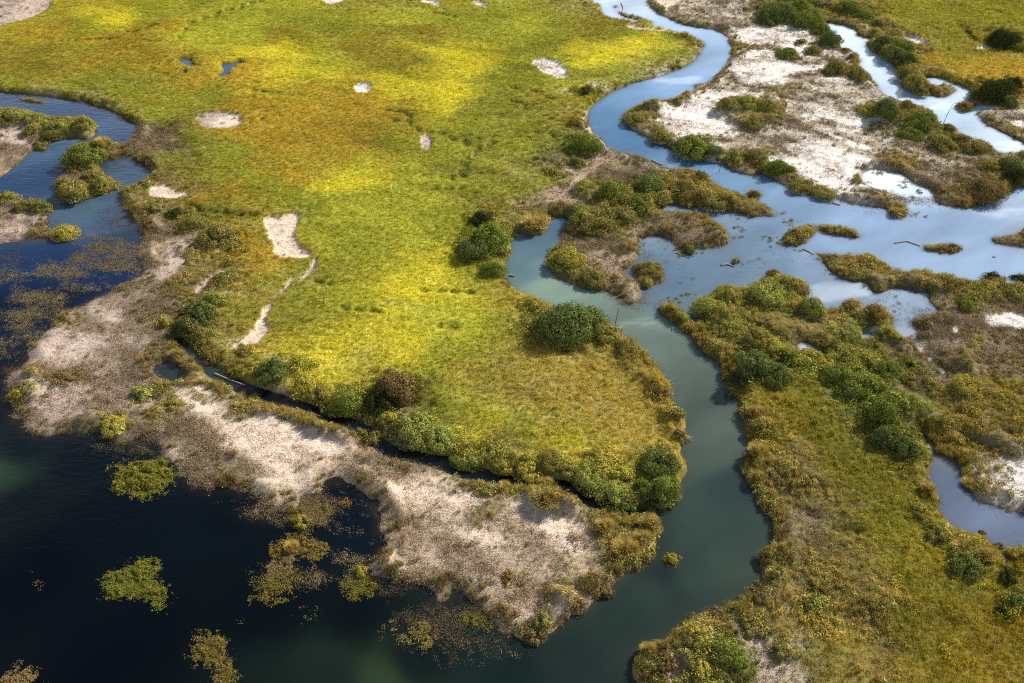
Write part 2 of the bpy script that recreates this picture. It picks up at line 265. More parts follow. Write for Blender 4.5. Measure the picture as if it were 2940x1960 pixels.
for fr, s, wd in [('F', "620,4 560,18 500,38 450,55 425,70 412,95", .45), ('B', "1060,980 960,1010 900,1040 880,1100 830,1140 780,1200 740,1240", .55), ('B', "330,750 430,780 440,850 370,830", .6), ('B', "470,850 560,910 620,930 700,920 780,960 860,1000", .5),
  ('A', "1010,490 1140,430 1210,410 1330,375", .5), ('A', "1140,540 1230,505 1290,485", .45), ('A', "1660,600 1800,560 1870,540", .3), ('A', "1640,870 1740,835 1830,795", .3), ('E', "20,560 150,580 230,620", .4), ('A', "840,235 940,230 1060,170", .7),
  ('D', "2110,390 2160,400 2220,412", .4), ('A', "1230,1400 1400,1440 1560,1450 1700,1460", .5), ('B', "1140,600 1200,620", .6), ('B', "1310,630 1420,690", .5), ('B', "1160,700 1230,740 1390,750", .4), ('B', "1330,910 1420,940", .5), ('A', "1750,625 1820,660 1870,640", .6),
  ('B', "640,1290 760,1290 850,1280", .4), ('B', "620,100 700,110 780,130", .5), ('A', "440,300 600,285 780,275", .4), ('E', "510,1190 570,1210 620,1220", .7), ('E', "600,440 760,450 890,470", .35), ('E', "640,680 760,700", .7), ('E', "1500,870 1660,880", .6),
  ('C', "1380,60 1460,85", .5), ('C', "1940,190 2000,250 2060,310", .7), ('C', "2080,80 2240,110", .3), ('J', "880,430 1000,450", .5), ('J', "1100,520 1170,530", .8), ('J', "640,760 700,700", .8), ('J', "900,930 970,950", .8)]:
    P = pts(s, fr); x, y, _ = at(P[:, 0], P[:, 1]); P = np.stack([x, y], 1)
    for a, b in zip(P[:-1], P[1:]):
        n = max(2, int(np.hypot(*(b - a)) / .2))
        for t in np.linspace(0, 1, n):
            q = a + (b - a) * t; q = q + .5 * np.array([math.sin(q[0] * 1.3) + math.sin(q[1] * 2.9), math.sin(q[1] * 1.7 + 1) * .7])
            ix = int((q[0] - X0) / CS); iy = int((q[1] - Y0) / CS); k = 5
            if k < ix < NX - k and k < iy < NY - k:
                sl = (slice(iy - k, iy + k), slice(ix - k, ix + k))
                CUT[sl] = np.maximum(CUT[sl], np.exp(-((GX[sl] - q[0]) ** 2 + (GY[sl] - q[1]) ** 2) / (wd * (.7 + .5 * math.sin(q[0] * 3.1))) ** 2))
def field(k, islin=False):
    v = [CL[c][k] for c in cn]
    if islin: v = lin(v)
    return np.tensordot(np.moveaxis(W, 0, -1), np.asarray(v, np.float32), 1)
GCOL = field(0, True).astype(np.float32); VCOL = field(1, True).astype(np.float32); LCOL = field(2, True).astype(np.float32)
DG, DH, DLT, DF, BH = field(3), field(4), field(5), field(6), field(7)

rag = blur(np.clip((W[cn.index('lb')] + W[cn.index('lp')] * .8 + W[cn.index('sa')] * .5 + W[cn.index('sp')] * .4) * 1.5, 0, 1), 1.5)
rag0 = rag
rag *= blur(raster(poly("-60,700 60,770 180,900 330,975 420,1030 560,1040 720,1070 765,1040 800,1085 880,1120 960,1210 960,1270 1050,1300 1180,1390 1240,1500 800,1500 500,1250 200,1060 -60,950")) | raster(poly("280,430 350,400 365,500 350,640 200,770 100,860 40,900 20,760 250,600")), 1.5)
rag = np.maximum(rag, .5 * blur(raster(poly("1290,470 1500,450 1700,440 1830,500 1720,600 1450,700 1330,650")) | raster(poly("1870,560 2100,610 2200,700 2180,900 2120,860 1980,760 1930,690")), 1.5))
m = (blur(LAND, .5) + jit * .34) * (1 - rag) + (blur(LAND, 1.8) + (jit * .8 + fbm(GX, GY, 5, 3, 17.) * .5) * 1.1) * rag
LAND = m > .5
# remove specks of the noise far from the outline
m2 = blur(LAND0, 2.2); LAND[m2 > .985] = True; LAND[m2 < .015] = False
def edt(mask, RM=7.0):
    """distance (m) to the nearest False cell, capped"""
    K = int(RM / CS); idx = np.arange(NX)[None, :]
    z = ~mask
    l = np.maximum.accumulate(np.where(z, idx, -10 ** 6), 1); r = np.minimum.accumulate(np.where(z, idx, 10 ** 6)[:, ::-1], 1)[:, ::-1]
    dx2 = np.minimum(np.minimum(idx - l, r - idx), K).astype(np.float32) ** 2
    out = dx2.copy()
    for k in range(1, K + 1):
        out[k:] = np.minimum(out[k:], dx2[:-k] + k * k); out[:-k] = np.minimum(out[:-k], dx2[k:] + k * k)
    return np.minimum(np.sqrt(out), K) * CS
DL = edt(LAND); DW = edt(~LAND)
SD = blur(np.where(LAND, DL - CS / 2, -(DW - CS / 2)), .2)

# ---------------------------------------------------------------- heights
mead = np.clip(DG / 8, 0, 1)
und = fbm(GX, GY, 9, 3, 2.2, 2.2, .5)
streak = fbm(GX, GY, 1.6, 4, 6.6, 3.0, -.30)
fine = fbm(GX, GY, .9, 2, 15.6)
prof = 1 - np.exp(-np.clip(SD, 0, 9) / .55)
sandw = np.clip(W[cn.index('sa')] + W[cn.index('sp')] + W[cn.index('lp')] + W[cn.index('wm')] + W[cn.index('lb')] * .7 + W[cn.index('lw')], 0, 1)
hum = np.clip(fbm(GX, GY, 5.5, 3, 151., 1.6, -.6) * 4 + .25, 0, 1) ** 1.3 * np.clip(DH / 3.2, 0, 1) * sst(.2, 1.8, SD) * .95
bankm = np.exp(-((SD - 1.5) / .9) ** 2) * np.clip(DF, 0, 1) * np.clip(.3 + fbm(GX, GY, 3.2, 2, 161.) * 3, 0, 1) * .6
ZL = .03 + BH * prof + prof * (und * .35 + streak * .10 + fine * .06) + hum + bankm - .38 * CUT * prof + prof * sandw * (.22 * fbm(GX, GY, 2.6, 4, 211., 3.5, -.45) + .10 * np.abs(fbm(GX, GY, 1.0, 2, 221., 2.5, -.45)))
ZW = -.04 - 1.3 * (1 - np.exp(np.clip(SD, -9, 0) / 1.6))
Z = np.where(SD > 0, np.maximum(ZL, .02), ZW).astype(np.float32)
# colour: damp strip at the water edge, streaky darker hollows in the turf, brown cracks
sv = fbm(GX, GY, 5, 4, 31.0, 3.2, -.30); sv2 = fbm(GX, GY, 1.5, 3, 41.0, 3.0, -.30)
hol = sst(.17, .27, sv) * mead * .6 + sst(.19, .27, sv2) * mead * .5
tint = (1 + .45 * fbm(GX, GY, 12, 3, 51.) * mead + sv2 * .35 * mead)
GCOL *= tint[..., None]; VCOL *= tint[..., None]
GCOL *= (1 - .6 * CUT)[..., None]; VCOL *= (1 - .3 * CUT)[..., None]; DG *= (1 - .85 * CUT)
GCOL *= (1 - .45 * hol)[..., None]; VCOL *= (1 - .35 * hol)[..., None]
wet = (np.exp(-np.clip(SD, 0, 5) / (.4 + .9 * sandw)) * (.6 + .8 * fbm(GX, GY, 3, 3, 231.)))[..., None]
rill = sst(.03, .0, np.abs(fbm(GX, GY, 6, 4, 241., 2.2, -.5))) * sandw * .3
GCOL *= (1 - rill)[..., None]
GCOL = GCOL * (1 - wet) + lin((70, 58, 42)).astype(np.float32) * wet
bed = lin((74, 72, 60)).astype(np.float32)
GCOL = np.where((SD < 0)[..., None], bed, GCOL)

# ---------------------------------------------------------------- helpers for objects
def new_mesh(name, V, Fc, mat, parent=None, smooth_=False, link=True):
    me = bpy.data.meshes.new(name)
    V = np.asarray(V, np.float32); Fc = np.asarray(Fc, np.int32)
    n = Fc.shape[1]
    me.vertices.add(len(V)); me.vertices.foreach_set('co', V.ravel())
    me.loops.add(Fc.size); me.loops.foreach_set('vertex_index', Fc.ravel())
    me.polygons.add(len(Fc)); me.polygons.foreach_set('loop_start', np.arange(len(Fc), dtype=np.int32) * n)
    me.update(calc_edges=True)
    if smooth_: me.polygons.foreach_set('use_smooth', np.ones(len(Fc), bool))
    if mat: me.materials.append(mat)
    o = bpy.data.objects.new(name, me)
    if link: col.objects.link(o)
    if parent: o.parent = parent
    return o
def cattr(me, name, c):
    a = me.attributes.new(name, 'FLOAT_COLOR', 'POINT')
    cc = np.ones((len(c), 4), np.float32); cc[:, :3] = c
    a.data.foreach_set('color', cc.ravel())
def tag(o, label=None, cat=None, group=None, kind=None):
    if label: o['label'] = label
    if cat: o['category'] = cat
    if group: o['group'] = group
    if kind: o['kind'] = kind

# ---------------------------------------------------------------- materials
def mat(name):
    m = bpy.data.materials.new(name); m.use_nodes = True
    nt = m.node_tree; nt.nodes.clear()
    out = nt.nodes.new('ShaderNodeOutputMaterial')
    return m, nt, out
def N(nt, t, **k):
    n = nt.nodes.new(t)
    for a, b in k.items():
        if a.startswith('i_'):
            n.inputs[a[2:].replace('_', ' ')].default_value = b
        else: setattr(n, a, b)
    return n
def noise(nt, scale, detail=3, rough=.5, vec=None):
    n = N(nt, 'ShaderNodeTexNoise'); n.inputs['Scale'].default_value = scale; n.inputs['Detail'].default_value = detail; n.inputs['Roughness'].default_value = rough
    if vec: nt.links.new(vec, n.inputs['Vector'])
    return n
def ground_mat():
    m, nt, out = mat('ground_turf_and_sand'); L = nt.links.new
    at_ = N(nt, 'ShaderNodeAttribute', attribute_name='col')
    geo = N(nt, 'ShaderNodeNewGeometry')
    n1 = noise(nt, 1.3, 5, .65, geo.outputs['Position']); n2 = noise(nt, 6.0, 4, .7, geo.outputs['Position'])
    mp = N(nt, 'ShaderNodeMapping'); mp.inputs['Rotation'].default_value = (0, 0, -.3); mp.inputs['Scale'].default_value = (1, 4, 1); L(geo.outputs['Position'], mp.inputs['Vector'])
    n3 = noise(nt, .9, 5, .65, mp.outputs['Vector'])
    a = N(nt, 'ShaderNodeMath', operation='ADD'); L(n1.outputs['Fac'], a.inputs[0]); L(n2.outputs['Fac'], a.inputs[1])
    b = N(nt, 'ShaderNodeMath', operation='ADD'); L(a.outputs[0], b.inputs[0]); L(n3.outputs['Fac'], b.inputs[1])
    mr = N(nt, 'ShaderNodeMapRange'); mr.inputs['From Min'].default_value = 1.0; mr.inputs['From Max'].default_value = 2.0; mr.inputs['To Min'].default_value = .62; mr.inputs['To Max'].default_value = 1.3
    L(b.outputs[0], mr.inputs['Value'])
    mx = N(nt, 'ShaderNodeVectorMath', operation='SCALE'); L(at_.outputs['Color'], mx.inputs[0]); L(mr.outputs[0], mx.inputs['Scale'])
    bp = N(nt, 'ShaderNodeBump'); bp.inputs['Strength'].default_value = .6; bp.inputs['Distance'].default_value = .25; L(b.outputs[0], bp.inputs['Height'])
    bs = N(nt, 'ShaderNodeBsdfPrincipled'); bs.inputs['Roughness'].default_value = .95; bs.inputs['Specular IOR Level'].default_value = .08
    L(mx.outputs[0], bs.inputs['Base Color']); L(bp.outputs[0], bs.inputs['Normal']); L(bs.outputs[0], out.inputs[0])
    return m
def water_mat():
    m, nt, out = mat('water_surface'); L = nt.links.new
    at_ = N(nt, 'ShaderNodeAttribute', attribute_name='col')
    geo = N(nt, 'ShaderNodeNewGeometry')
    mp = N(nt, 'ShaderNodeMapping'); mp.inputs['Rotation'].default_value = (0, 0, .5); mp.inputs['Scale'].default_value = (1, 3, 1); L(geo.outputs['Position'], mp.inputs['Vector'])
    n1 = noise(nt, .55, 4, .55, mp.outputs['Vector']); n2 = noise(nt, 3.0, 3, .5, geo.outputs['Position'])
    a = N(nt, 'ShaderNodeMath', operation='MULTIPLY_ADD'); L(n2.outputs['Fac'], a.inputs[0]); a.inputs[1].default_value = .25; L(n1.outputs['Fac'], a.inputs[2])
    bp = N(nt, 'ShaderNodeBump'); bp.inputs['Strength'].default_value = .26; bp.inputs['Distance'].default_value = .12; L(a.outputs[0], bp.inputs['Height'])
    df = N(nt, 'ShaderNodeBsdfDiffuse'); L(at_.outputs['Color'], df.inputs['Color'])
    gl = N(nt, 'ShaderNodeBsdfGlossy'); gl.inputs['Roughness'].default_value = .052; gl.inputs['Color'].default_value = (1, 1, 1, 1); L(bp.outputs[0], gl.inputs['Normal'])
    fr = N(nt, 'ShaderNodeFresnel'); fr.inputs['IOR'].default_value = 1.42; L(bp.outputs[0], fr.inputs['Normal'])
    ms = N(nt, 'ShaderNodeMixShader'); L(fr.outputs[0], ms.inputs[0]); L(df.outputs[0], ms.inputs[1]); L(gl.outputs[0], ms.inputs[2])
    L(ms.outputs[0], out.inputs[0])
    return m
def leaf_mat(name, mode, vary=.5, trans=.25, color=None):
    """mode: INSTANCER attribute 'col', OBJECT colour, or a fixed colour"""
    m, nt, out = mat(name); L = nt.links.new
    if mode == 'INST': src = N(nt, 'ShaderNodeAttribute', attribute_name='col', attribute_type='INSTANCER').outputs['Color']
    elif mode == 'OBJ': src = N(nt, 'ShaderNodeObjectInfo').outputs['Color']
    else:
        rgb = N(nt, 'ShaderNodeRGB'); rgb.outputs[0].default_value = (*color, 1); src = rgb.outputs[0]
    geo = N(nt, 'ShaderNodeNewGeometry')
    mr = N(nt, 'ShaderNodeMapRange'); mr.inputs['To Min'].default_value = 1 - vary; mr.inputs['To Max'].default_value = 1 + vary
    L(geo.outputs['Random Per Island'], mr.inputs['Value'])
    mx = N(nt, 'ShaderNodeVectorMath', operation='SCALE'); L(src, mx.inputs[0]); L(mr.outputs[0], mx.inputs['Scale'])
    # a little hue drift between leaves
    hs = N(nt, 'ShaderNodeHueSaturation'); L(mx.outputs[0], hs.inputs['Color'])
    mh = N(nt, 'ShaderNodeMath', operation='MULTIPLY_ADD'); L(geo.outputs['Random Per Island'], mh.inputs[0]); mh.inputs[1].default_value = -.022; mh.inputs[2].default_value = .512; L(mh.outputs[0], hs.inputs['Hue'])
    df = N(nt, 'ShaderNodeBsdfDiffuse'); L(hs.outputs[0], df.inputs['Color'])
    tr = N(nt, 'ShaderNodeBsdfTranslucent'); L(hs.outputs[0], tr.inputs['Color'])
    ms = N(nt, 'ShaderNodeMixShader'); ms.inputs[0].default_value = trans; L(df.outputs[0], ms.inputs[1]); L(tr.outputs[0], ms.inputs[2])
    L(ms.outputs[0], out.inputs[0])
    return m
def wood_mat(name, c):
    m, nt, out = mat(name); L = nt.links.new
    geo = N(nt, 'ShaderNodeTexCoord'); n = noise(nt, 9, 4, .6, geo.outputs['Object'])
    cr = N(nt, 'ShaderNodeValToRGB'); cr.color_ramp.elements[0].color = (*[q * .55 for q in c], 1); cr.color_ramp.elements[1].color = (*[min(1, q * 1.4) for q in c], 1)
    L(n.outputs['Fac'], cr.inputs[0]); bs = N(nt, 'ShaderNodeBsdfPrincipled'); bs.inputs['Roughness'].default_value = .85
    L(cr.outputs[0], bs.inputs['Base Color']); L(bs.outputs[0], out.inputs[0]); return m
M_ground, M_water = ground_mat(), water_mat()
M_grass, M_heath = leaf_mat('meadow_grass', 'INST', .35, .3), leaf_mat('heath_leaves', 'INST', .45, .16)
M_crown, M_tuss = leaf_mat('bush_leaves', 'OBJ', .32, .16), leaf_mat('tussock_blades', 'OBJ', .45, .3)
M_bark, M_drift = wood_mat('bark', (.06, .045, .03)), wood_mat('driftwood', (.3, .25, .19))

# ---------------------------------------------------------------- ground sheet
NR, NCc = 640, 900
ty = 30 * (265 / 30) ** (np.linspace(0, 1, NR)); ts = np.linspace(-1.28, 1.28, NCc)
ty = np.concatenate([[-900, -200, -40, 5, 20], ty, [300, 380, 600, 1200, 3000]]); ts = np.concatenate([[-40, -8, -3, -1.7], ts, [1.7, 3, 8, 40]])
hw = .4 * np.clip(ty, 30, 260) + 26
TX = ts[None, :] * hw[:, None]; TY = np.repeat(ty[:, None], len(ts), 1)
nr, nc = TX.shape
zz = sample(Z, TX, TY); gc = sample(GCOL, TX, TY)
idx = np.arange(nr * nc).reshape(nr, nc)
Q = np.stack([idx[:-1, :-1], idx[:-1, 1:], idx[1:, 1:], idx[1:, :-1]], -1).reshape(-1, 4)
ground = new_mesh('ground', np.stack([TX, TY, zz], -1).reshape(-1, 3), Q, M_ground, smooth_=True)
cattr(ground.data, 'col', gc.reshape(-1, 3)); tag(ground, kind='structure')

# ---------------------------------------------------------------- water sheet
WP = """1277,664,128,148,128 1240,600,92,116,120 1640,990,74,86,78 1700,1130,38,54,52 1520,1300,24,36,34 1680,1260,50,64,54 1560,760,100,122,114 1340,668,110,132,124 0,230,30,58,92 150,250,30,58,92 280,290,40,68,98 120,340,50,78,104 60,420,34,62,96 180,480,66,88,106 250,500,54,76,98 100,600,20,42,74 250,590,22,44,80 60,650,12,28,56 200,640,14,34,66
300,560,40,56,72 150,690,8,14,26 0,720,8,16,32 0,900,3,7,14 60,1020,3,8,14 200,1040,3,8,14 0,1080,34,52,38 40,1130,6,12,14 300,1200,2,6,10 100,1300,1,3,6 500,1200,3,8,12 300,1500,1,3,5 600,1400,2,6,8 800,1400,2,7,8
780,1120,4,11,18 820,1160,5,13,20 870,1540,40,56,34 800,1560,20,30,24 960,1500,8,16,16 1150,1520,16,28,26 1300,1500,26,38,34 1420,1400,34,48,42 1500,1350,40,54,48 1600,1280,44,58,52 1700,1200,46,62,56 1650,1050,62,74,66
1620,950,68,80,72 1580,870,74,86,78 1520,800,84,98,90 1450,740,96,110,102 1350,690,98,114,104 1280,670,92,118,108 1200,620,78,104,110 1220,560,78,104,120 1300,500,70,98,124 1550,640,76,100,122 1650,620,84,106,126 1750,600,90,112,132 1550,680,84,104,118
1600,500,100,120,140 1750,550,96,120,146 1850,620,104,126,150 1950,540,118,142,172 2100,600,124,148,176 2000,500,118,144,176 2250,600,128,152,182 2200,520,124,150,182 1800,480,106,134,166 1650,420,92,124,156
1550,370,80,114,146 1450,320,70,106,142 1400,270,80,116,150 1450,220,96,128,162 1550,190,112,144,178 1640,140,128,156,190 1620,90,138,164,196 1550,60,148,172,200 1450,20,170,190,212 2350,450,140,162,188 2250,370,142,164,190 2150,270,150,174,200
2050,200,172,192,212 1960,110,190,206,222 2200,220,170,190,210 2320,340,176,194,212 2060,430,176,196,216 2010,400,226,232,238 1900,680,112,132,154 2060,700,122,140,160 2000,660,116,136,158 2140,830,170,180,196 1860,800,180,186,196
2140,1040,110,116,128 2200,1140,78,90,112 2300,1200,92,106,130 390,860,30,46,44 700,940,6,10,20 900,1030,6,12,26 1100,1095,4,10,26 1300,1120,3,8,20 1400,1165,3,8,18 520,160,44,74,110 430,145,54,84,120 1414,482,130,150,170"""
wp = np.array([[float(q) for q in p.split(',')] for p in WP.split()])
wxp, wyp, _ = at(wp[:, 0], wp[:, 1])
wc = lin(wp[:, 2:5])  # silt and depth tones, with bright sky reflection painted into the pale far water
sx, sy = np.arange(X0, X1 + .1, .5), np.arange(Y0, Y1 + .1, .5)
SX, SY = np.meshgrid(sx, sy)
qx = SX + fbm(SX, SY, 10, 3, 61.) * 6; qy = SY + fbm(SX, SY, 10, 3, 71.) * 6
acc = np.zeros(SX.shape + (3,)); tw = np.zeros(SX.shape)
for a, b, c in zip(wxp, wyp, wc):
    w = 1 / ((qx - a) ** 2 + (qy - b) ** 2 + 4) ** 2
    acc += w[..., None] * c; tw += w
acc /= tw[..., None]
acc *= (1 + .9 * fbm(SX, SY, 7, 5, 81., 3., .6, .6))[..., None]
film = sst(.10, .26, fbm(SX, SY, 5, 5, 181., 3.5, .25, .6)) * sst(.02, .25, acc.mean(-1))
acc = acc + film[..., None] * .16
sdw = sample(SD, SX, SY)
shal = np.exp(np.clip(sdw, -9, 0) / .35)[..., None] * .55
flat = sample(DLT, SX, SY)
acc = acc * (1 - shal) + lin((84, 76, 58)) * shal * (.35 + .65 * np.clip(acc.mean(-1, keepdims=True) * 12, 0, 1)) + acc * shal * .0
ex = np.concatenate([[-2000, -400], sx, [400, 2000]]); ey = np.concatenate([[-800, -100], sy, [500, 2500]])
EX, EY = np.meshgrid(ex, ey); accp = np.pad(acc, ((2, 2), (2, 2), (0, 0)), mode='edge')
idx = np.arange(EX.size).reshape(EX.shape)
Q = np.stack([idx[:-1, :-1], idx[:-1, 1:], idx[1:, 1:], idx[1:, :-1]], -1).reshape(-1, 4)
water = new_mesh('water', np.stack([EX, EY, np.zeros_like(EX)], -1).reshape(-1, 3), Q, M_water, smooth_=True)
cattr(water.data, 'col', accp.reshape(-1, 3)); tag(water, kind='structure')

# ---------------------------------------------------------------- plant prototypes
def quads(C, Nrm, S, asp=.6, r=rng):
    """leaf quads: centres C, normals Nrm, sizes S"""
    n = len(C)
    Nrm = Nrm / (np.linalg.norm(Nrm, axis=1, keepdims=True) + 1e-9)
    t = r.normal(size=(n, 3)); t -= (t * Nrm).sum(1, keepdims=True) * Nrm; t /= np.linalg.norm(t, axis=1, keepdims=True) + 1e-9
    b = np.cross(Nrm, t)
    S = np.asarray(S)[:, None]
    V = np.stack([C - t * S, C - b * S * asp, C + t * S, C + b * S * asp], 1).reshape(-1, 3)
    F_ = np.arange(4 * n).reshape(n, 4)
    return V, F_
def crown_data(seed, n, leaf, lobes=16, flatten=.62):
    r = np.random.default_rng(seed)
    a = r.random(lobes) * 2 * np.pi; q = np.sqrt(r.random(lobes)) * .78
    lc = np.stack([np.cos(a) * q, np.sin(a) * q, (.5 * (1 - q ** 2) + .02) * r.uniform(.6, 1.2, lobes)], 1)
    lr = r.uniform(.12, .36, lobes) * (1.1 - .35 * q)
    k = r.choice(lobes, n, p=lr ** 2 / (lr ** 2).sum())
    d = r.normal(size=(n, 3)); d /= np.linalg.norm(d, axis=1, keepdims=True)
    bump = 1 + .16 * np.sin(7 * d[:, 0] + seed + k) * np.sin(6 * d[:, 1] + 2 * k) + .12 * np.sin(15 * d[:, 2] + 11 * d[:, 0] + k)
    rad = lr[k] * bump * (1.02 - .4 * r.random(n) ** 2 + np.where(r.random(n) < .12, .45 * r.random(n) ** 1.5, 0))
    C = lc[k] + d * rad[:, None] * np.array([1, 1, .9])
    low = r.random(n) < .14                                     # leafy skirt spreading at the foot
    aa = r.random(n) * 2 * np.pi; qq = r.uniform(.55, 1.12, n) ** .8
    C[low] = np.stack([np.cos(aa) * qq, np.sin(aa) * qq, r.random(n) ** 1.6 * .22 + .01], 1)[low]
    C[:, 2] = np.abs(C[:, 2]) * flatten * 1.6
    inside = np.zeros(n, bool)
    for j in range(lobes):
        dd = np.linalg.norm((C / [1, 1, flatten * 1.6]) - lc[j], axis=1)
        inside |= (dd < lr[j] * .55) & ~low
    keep = ~inside
    C, d = C[keep], d[keep]
    g = C.copy(); g[:, 2] += .15; g /= np.linalg.norm(g, axis=1, keepdims=True)
    nn = d * .65 + g * .3 + r.normal(size=d.shape) * .42
    V, F_ = quads(C, nn, leaf * r.uniform(.5, 1.4, len(C)), .55, r)
    return V, F_
def trunk_data(seed, k=6):
    r = np.random.default_rng(seed); V = []; F_ = []
    for i in range(k):
        a = i / k * 2 * math.pi + r.random(); p = np.array([math.cos(a) * .06, math.sin(a) * .06, -.06]); d = np.array([math.cos(a) * .5, math.sin(a) * .5, .8])
        rad = .035
        for s in range(4):
            b = len(V)
            for t in range(5):
                an = t / 5 * 2 * math.pi; V.append(p + np.array([math.cos(an), math.sin(an), 0]) * rad)
            if s:
                for t in range(5): F_.append([b - 5 + t, b - 5 + (t + 1) % 5, b + (t + 1) % 5, b + t])
            p = p + d * .235; d = d + r.normal(size=3) * .18; rad *= .68
    return np.array(V), np.array(F_)
def tussock_data(seed, n=420, w=.035, up=.55):
    r = np.random.default_rng(seed)
    a = r.random(n) * 2 * np.pi; q = r.random(n) ** .6 * .55
    base = np.stack([np.cos(a) * q * 1.25, np.sin(a) * q * 1.25, np.zeros(n)], 1)
    out = .6 * np.stack([np.cos(a + r.normal(size=n) * .5), np.sin(a + r.normal(size=n) * .5), np.zeros(n)], 1) * (q / .55 * .55 + .12)[:, None]
    L = r.uniform(.35, 1.0, n)
    k5 = np.sin(a * 3 + seed) * .12 + np.sin(a * 5 + seed * 2) * .08; q = q * (1 + k5)
    hz = np.sqrt(np.clip(1 - (q / .62) ** 2, .15, 1)) * up
    side = np.cross(out, [0, 0, 1]); side /= np.linalg.norm(side, axis=1, keepdims=True) + 1e-9
    V = []; 
    for s, (f, zf) in enumerate(((0, 0), (.45, .75), (1, 1.0))):
        c = base + out * (f * L)[:, None] * .9 + np.array([0, 0, 1]) * (zf * hz * L * 1.35)[:, None]
        ww = w * (1, .9, .25)[s]
        V.append(c - side * ww); V.append(c + side * ww)
    V = np.stack(V, 1).reshape(-1, 3)
    b = np.arange(n)[:, None] * 6
    F_ = np.concatenate([b + np.array([0, 1, 3, 2]), b + np.array([2, 3, 5, 4])], 0)
    return V, F_
def mesh_only(name, V, F_, m):
    o = new_mesh(name, V, F_, m, link=False); me = o.data; bpy.data.objects.remove(o); return me
ME_BIG = [mesh_only('crown', *crown_data(100 + i, 20000, .027, 52, .5), M_crown) for i in range(3)]
ME_MID = [mesh_only('crown', *crown_data(200 + i, 9000, .037, 30, .5), M_crown) for i in range(5)]
ME_SML = [mesh_only('crown', *crown_data(300 + i, 3200, .060, 14, .5), M_crown) for i in range(4)]
ME_TRK = [mesh_only('trunk', *trunk_data(400 + i), M_bark) for i in range(3)]
ME_TUS = [mesh_only('tussock', *tussock_data(500 + i, 2600, .011, .5), M_tuss) for i in range(4)]

# ---------------------------------------------------------------- scattered ground cover (stuff)
protos = {}
def proto_coll(key, objs):
    c = bpy.data.collections.new(key)
    for i, (V, F_, m) in enumerate(objs):
        o = new_mesh('%s_piece_%s' % (key, 'abcdefgh'[i]), V, F_, m, link=False); c.objects.link(o)
    protos[key] = c
def tuft_data(seed, n=16, h=.3, r0=.16, w=.022, lean=(.1, -.06)):
    r = np.random.default_rng(seed)
    a = r.random(n) * 2 * np.pi; q = np.sqrt(r.random(n)) * r0
    b = np.stack([np.cos(a) * q, np.sin(a) * q, np.full(n, -.03)], 1)
    tip = b + np.stack([np.cos(a) * .08 + lean[0] + r.normal(size=n) * .05, np.sin(a) * .08 + lean[1] + r.normal(size=n) * .05, h * r.uniform(.5, 1.1, n)], 1)
    an = r.random(n) * np.pi; s = np.stack([np.cos(an), np.sin(an), 0 * an], 1) * w
    V = np.stack([b - s, b + s, tip], 1).reshape(-1, 3)
    return V, np.arange(3 * n).reshape(n, 3)
def heath_data(seed, n=110, leaf=.06):
    r = np.random.default_rng(seed)
    d = r.normal(size=(n, 3)); d[:, 2] = np.abs(d[:, 2]); d /= np.linalg.norm(d, axis=1, keepdims=True)
    rad = r.uniform(.6, 1, n) * (1 + .25 * np.sin(3 * np.arctan2(d[:, 1], d[:, 0]) + seed))
    C = d * rad[:, None] * np.array([.5, .5, .42])
    return quads(C, d + r.normal(size=d.shape) * .6, leaf * r.uniform(.6, 1.4, n), .6, r)
def litter_data(seed, n=16, leaf=.034):
    r = np.random.default_rng(seed)
    C = np.concatenate([r.normal(size=(n, 2)) * .2, r.random((n, 1)) * .09], 1)
    nn = r.normal(size=(n, 3)) * .7; nn[:, 2] = np.abs(nn[:, 2]) + .5
    return quads(C, nn, leaf * r.uniform(.6, 1.5, n), .65, r)
proto_coll('grass', [(*tuft_data(i, 14, .26, .13, .017), M_grass) for i in range(5)])
proto_coll('heath', [(*heath_data(10 + i), M_heath) for i in range(6)])
proto_coll('litter', [(*litter_data(20 + i), M_heath) for i in range(6)])
proto_coll('reed', [(*tuft_data(30 + i, 46, .8, .26, .022, (.0, .0)), M_grass) for i in range(5)])
